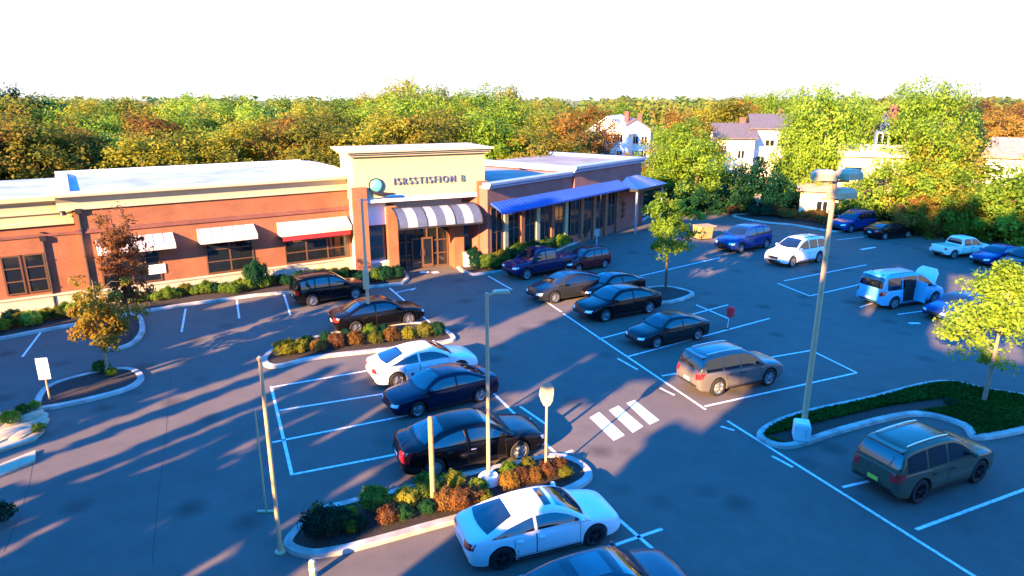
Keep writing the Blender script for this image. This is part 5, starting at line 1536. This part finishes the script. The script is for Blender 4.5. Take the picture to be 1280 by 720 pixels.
# ------------------------------------------------------------------ unseen wood added behind the viewer, shaped to cast the lot's shade
def shade_rows():
    az = R(SUN_AZ - 180); d = np.array([math.cos(az), math.sin(az)]); nn = np.array([-d[1], d[0]])
    te = math.tan(R(SUN_EL)); s0 = -17.0
    def zs(s): return (s - s0) * te
    T_ = [(-60, 80), (21, 80), (28.5, 58), (29, 37), (31, 35), (35, 27), (40, 19), (45, 13), (62, 7)]
    N = 130000; ts = rng.uniform(-52, 66, N); ss = rng.uniform(-20, -14, N); zz = rng.uniform(0, 33, N); ss = ss + 1.8 * np.sin(ts * .8) + 1.3 * np.sin(zz * .6 + ts * .35)
    crown = .9 * np.sin(ts * 1.3) + .7 * np.sin(ts * 3.1 + 1) + .5 * np.sin(ts * 6.7)
    sg = ss + zz / te
    keep = sg < np.interp(ts, [q[0] for q in T_], [q[1] for q in T_]) + crown * np.where(ts > 28, 1.5, 2.5)
                                    # where on the ground this height throws its shade
    wob = .16 * np.sin(sg * .33) + .08 * np.sin(sg * 1.1)
    def cut(t0, t1, sa, sb):
        return (ts > t0 + wob) & (ts < t1 + wob * .7) & (sg > sa + .4 * wob) & (sg < sb + 3 * wob)
    hole = cut(8.6, 12.1, 16, 27.5) | cut(7.0, 10.5, 23, 31) | cut(12.0, 13.1, 13, 23) | cut(30.6, 31.8, 10, 17) | cut(11.1, 13.7, 4.5, 16.5) | cut(15.65, 16.2, 6, 22) | cut(24.3, 28.5, 6, 29) | cut(19.6, 24.4, 19, 25) | cut(19.4, 21.8, 25, 41) | cut(21.5, 24.4, 24, 29)  # gaps cut where sun bands should cross the lot
    hole |= cut(21.0, 21.5, -2, 19) | cut(22.2, 22.7, -2, 22) | cut(23.2, 23.9, 0, 24) | cut(18.9, 19.6, 14, 19) | cut(14.45, 15.2, 12, 29)
    # openings cut high in the leaves so sun reaches the yellow tree, the tall pole, the young tree, the white crossover, the trees at left
    hole |= cut(-3.4, 1.2, 39, 58) | cut(4.1, 5.0, 43, 58) | cut(15.0, 18.4, 51, 66) | cut(10.5, 13.5, 54, 62) | cut(15, 17, 46, 51) | cut(17.5, 22.3, 58, 68) | cut(30.6, 33.6, 17, 28) | cut(25, 32, -1, 9.5)
    streak = (ts > 25) & (ts < 28.4) & (np.sin(ts * 4.1 + .06 * sg) > .86) & (sg < 22)
    keep &= ~hole | streak
    p = np.stack([ss[keep] * d[0] + ts[keep] * nn[0], ss[keep] * d[1] + ts[keep] * nn[1], zz[keep]], 1)
    nr = np.tile([-d[0], -d[1], .3], (len(p), 1))
    me = leaves_mesh('shade_wood', p, nr, .88, .2, .95)
    me.materials.append(LEAF['thick'])
    o = bpy.data.objects.new('woods', me); COL.objects.link(o)  # out of view, added for the shade it casts
    tag(o, 'unseen autumn wood behind the viewpoint, shaped to shade the lot', 'woods', kind='stuff')
shade_rows()
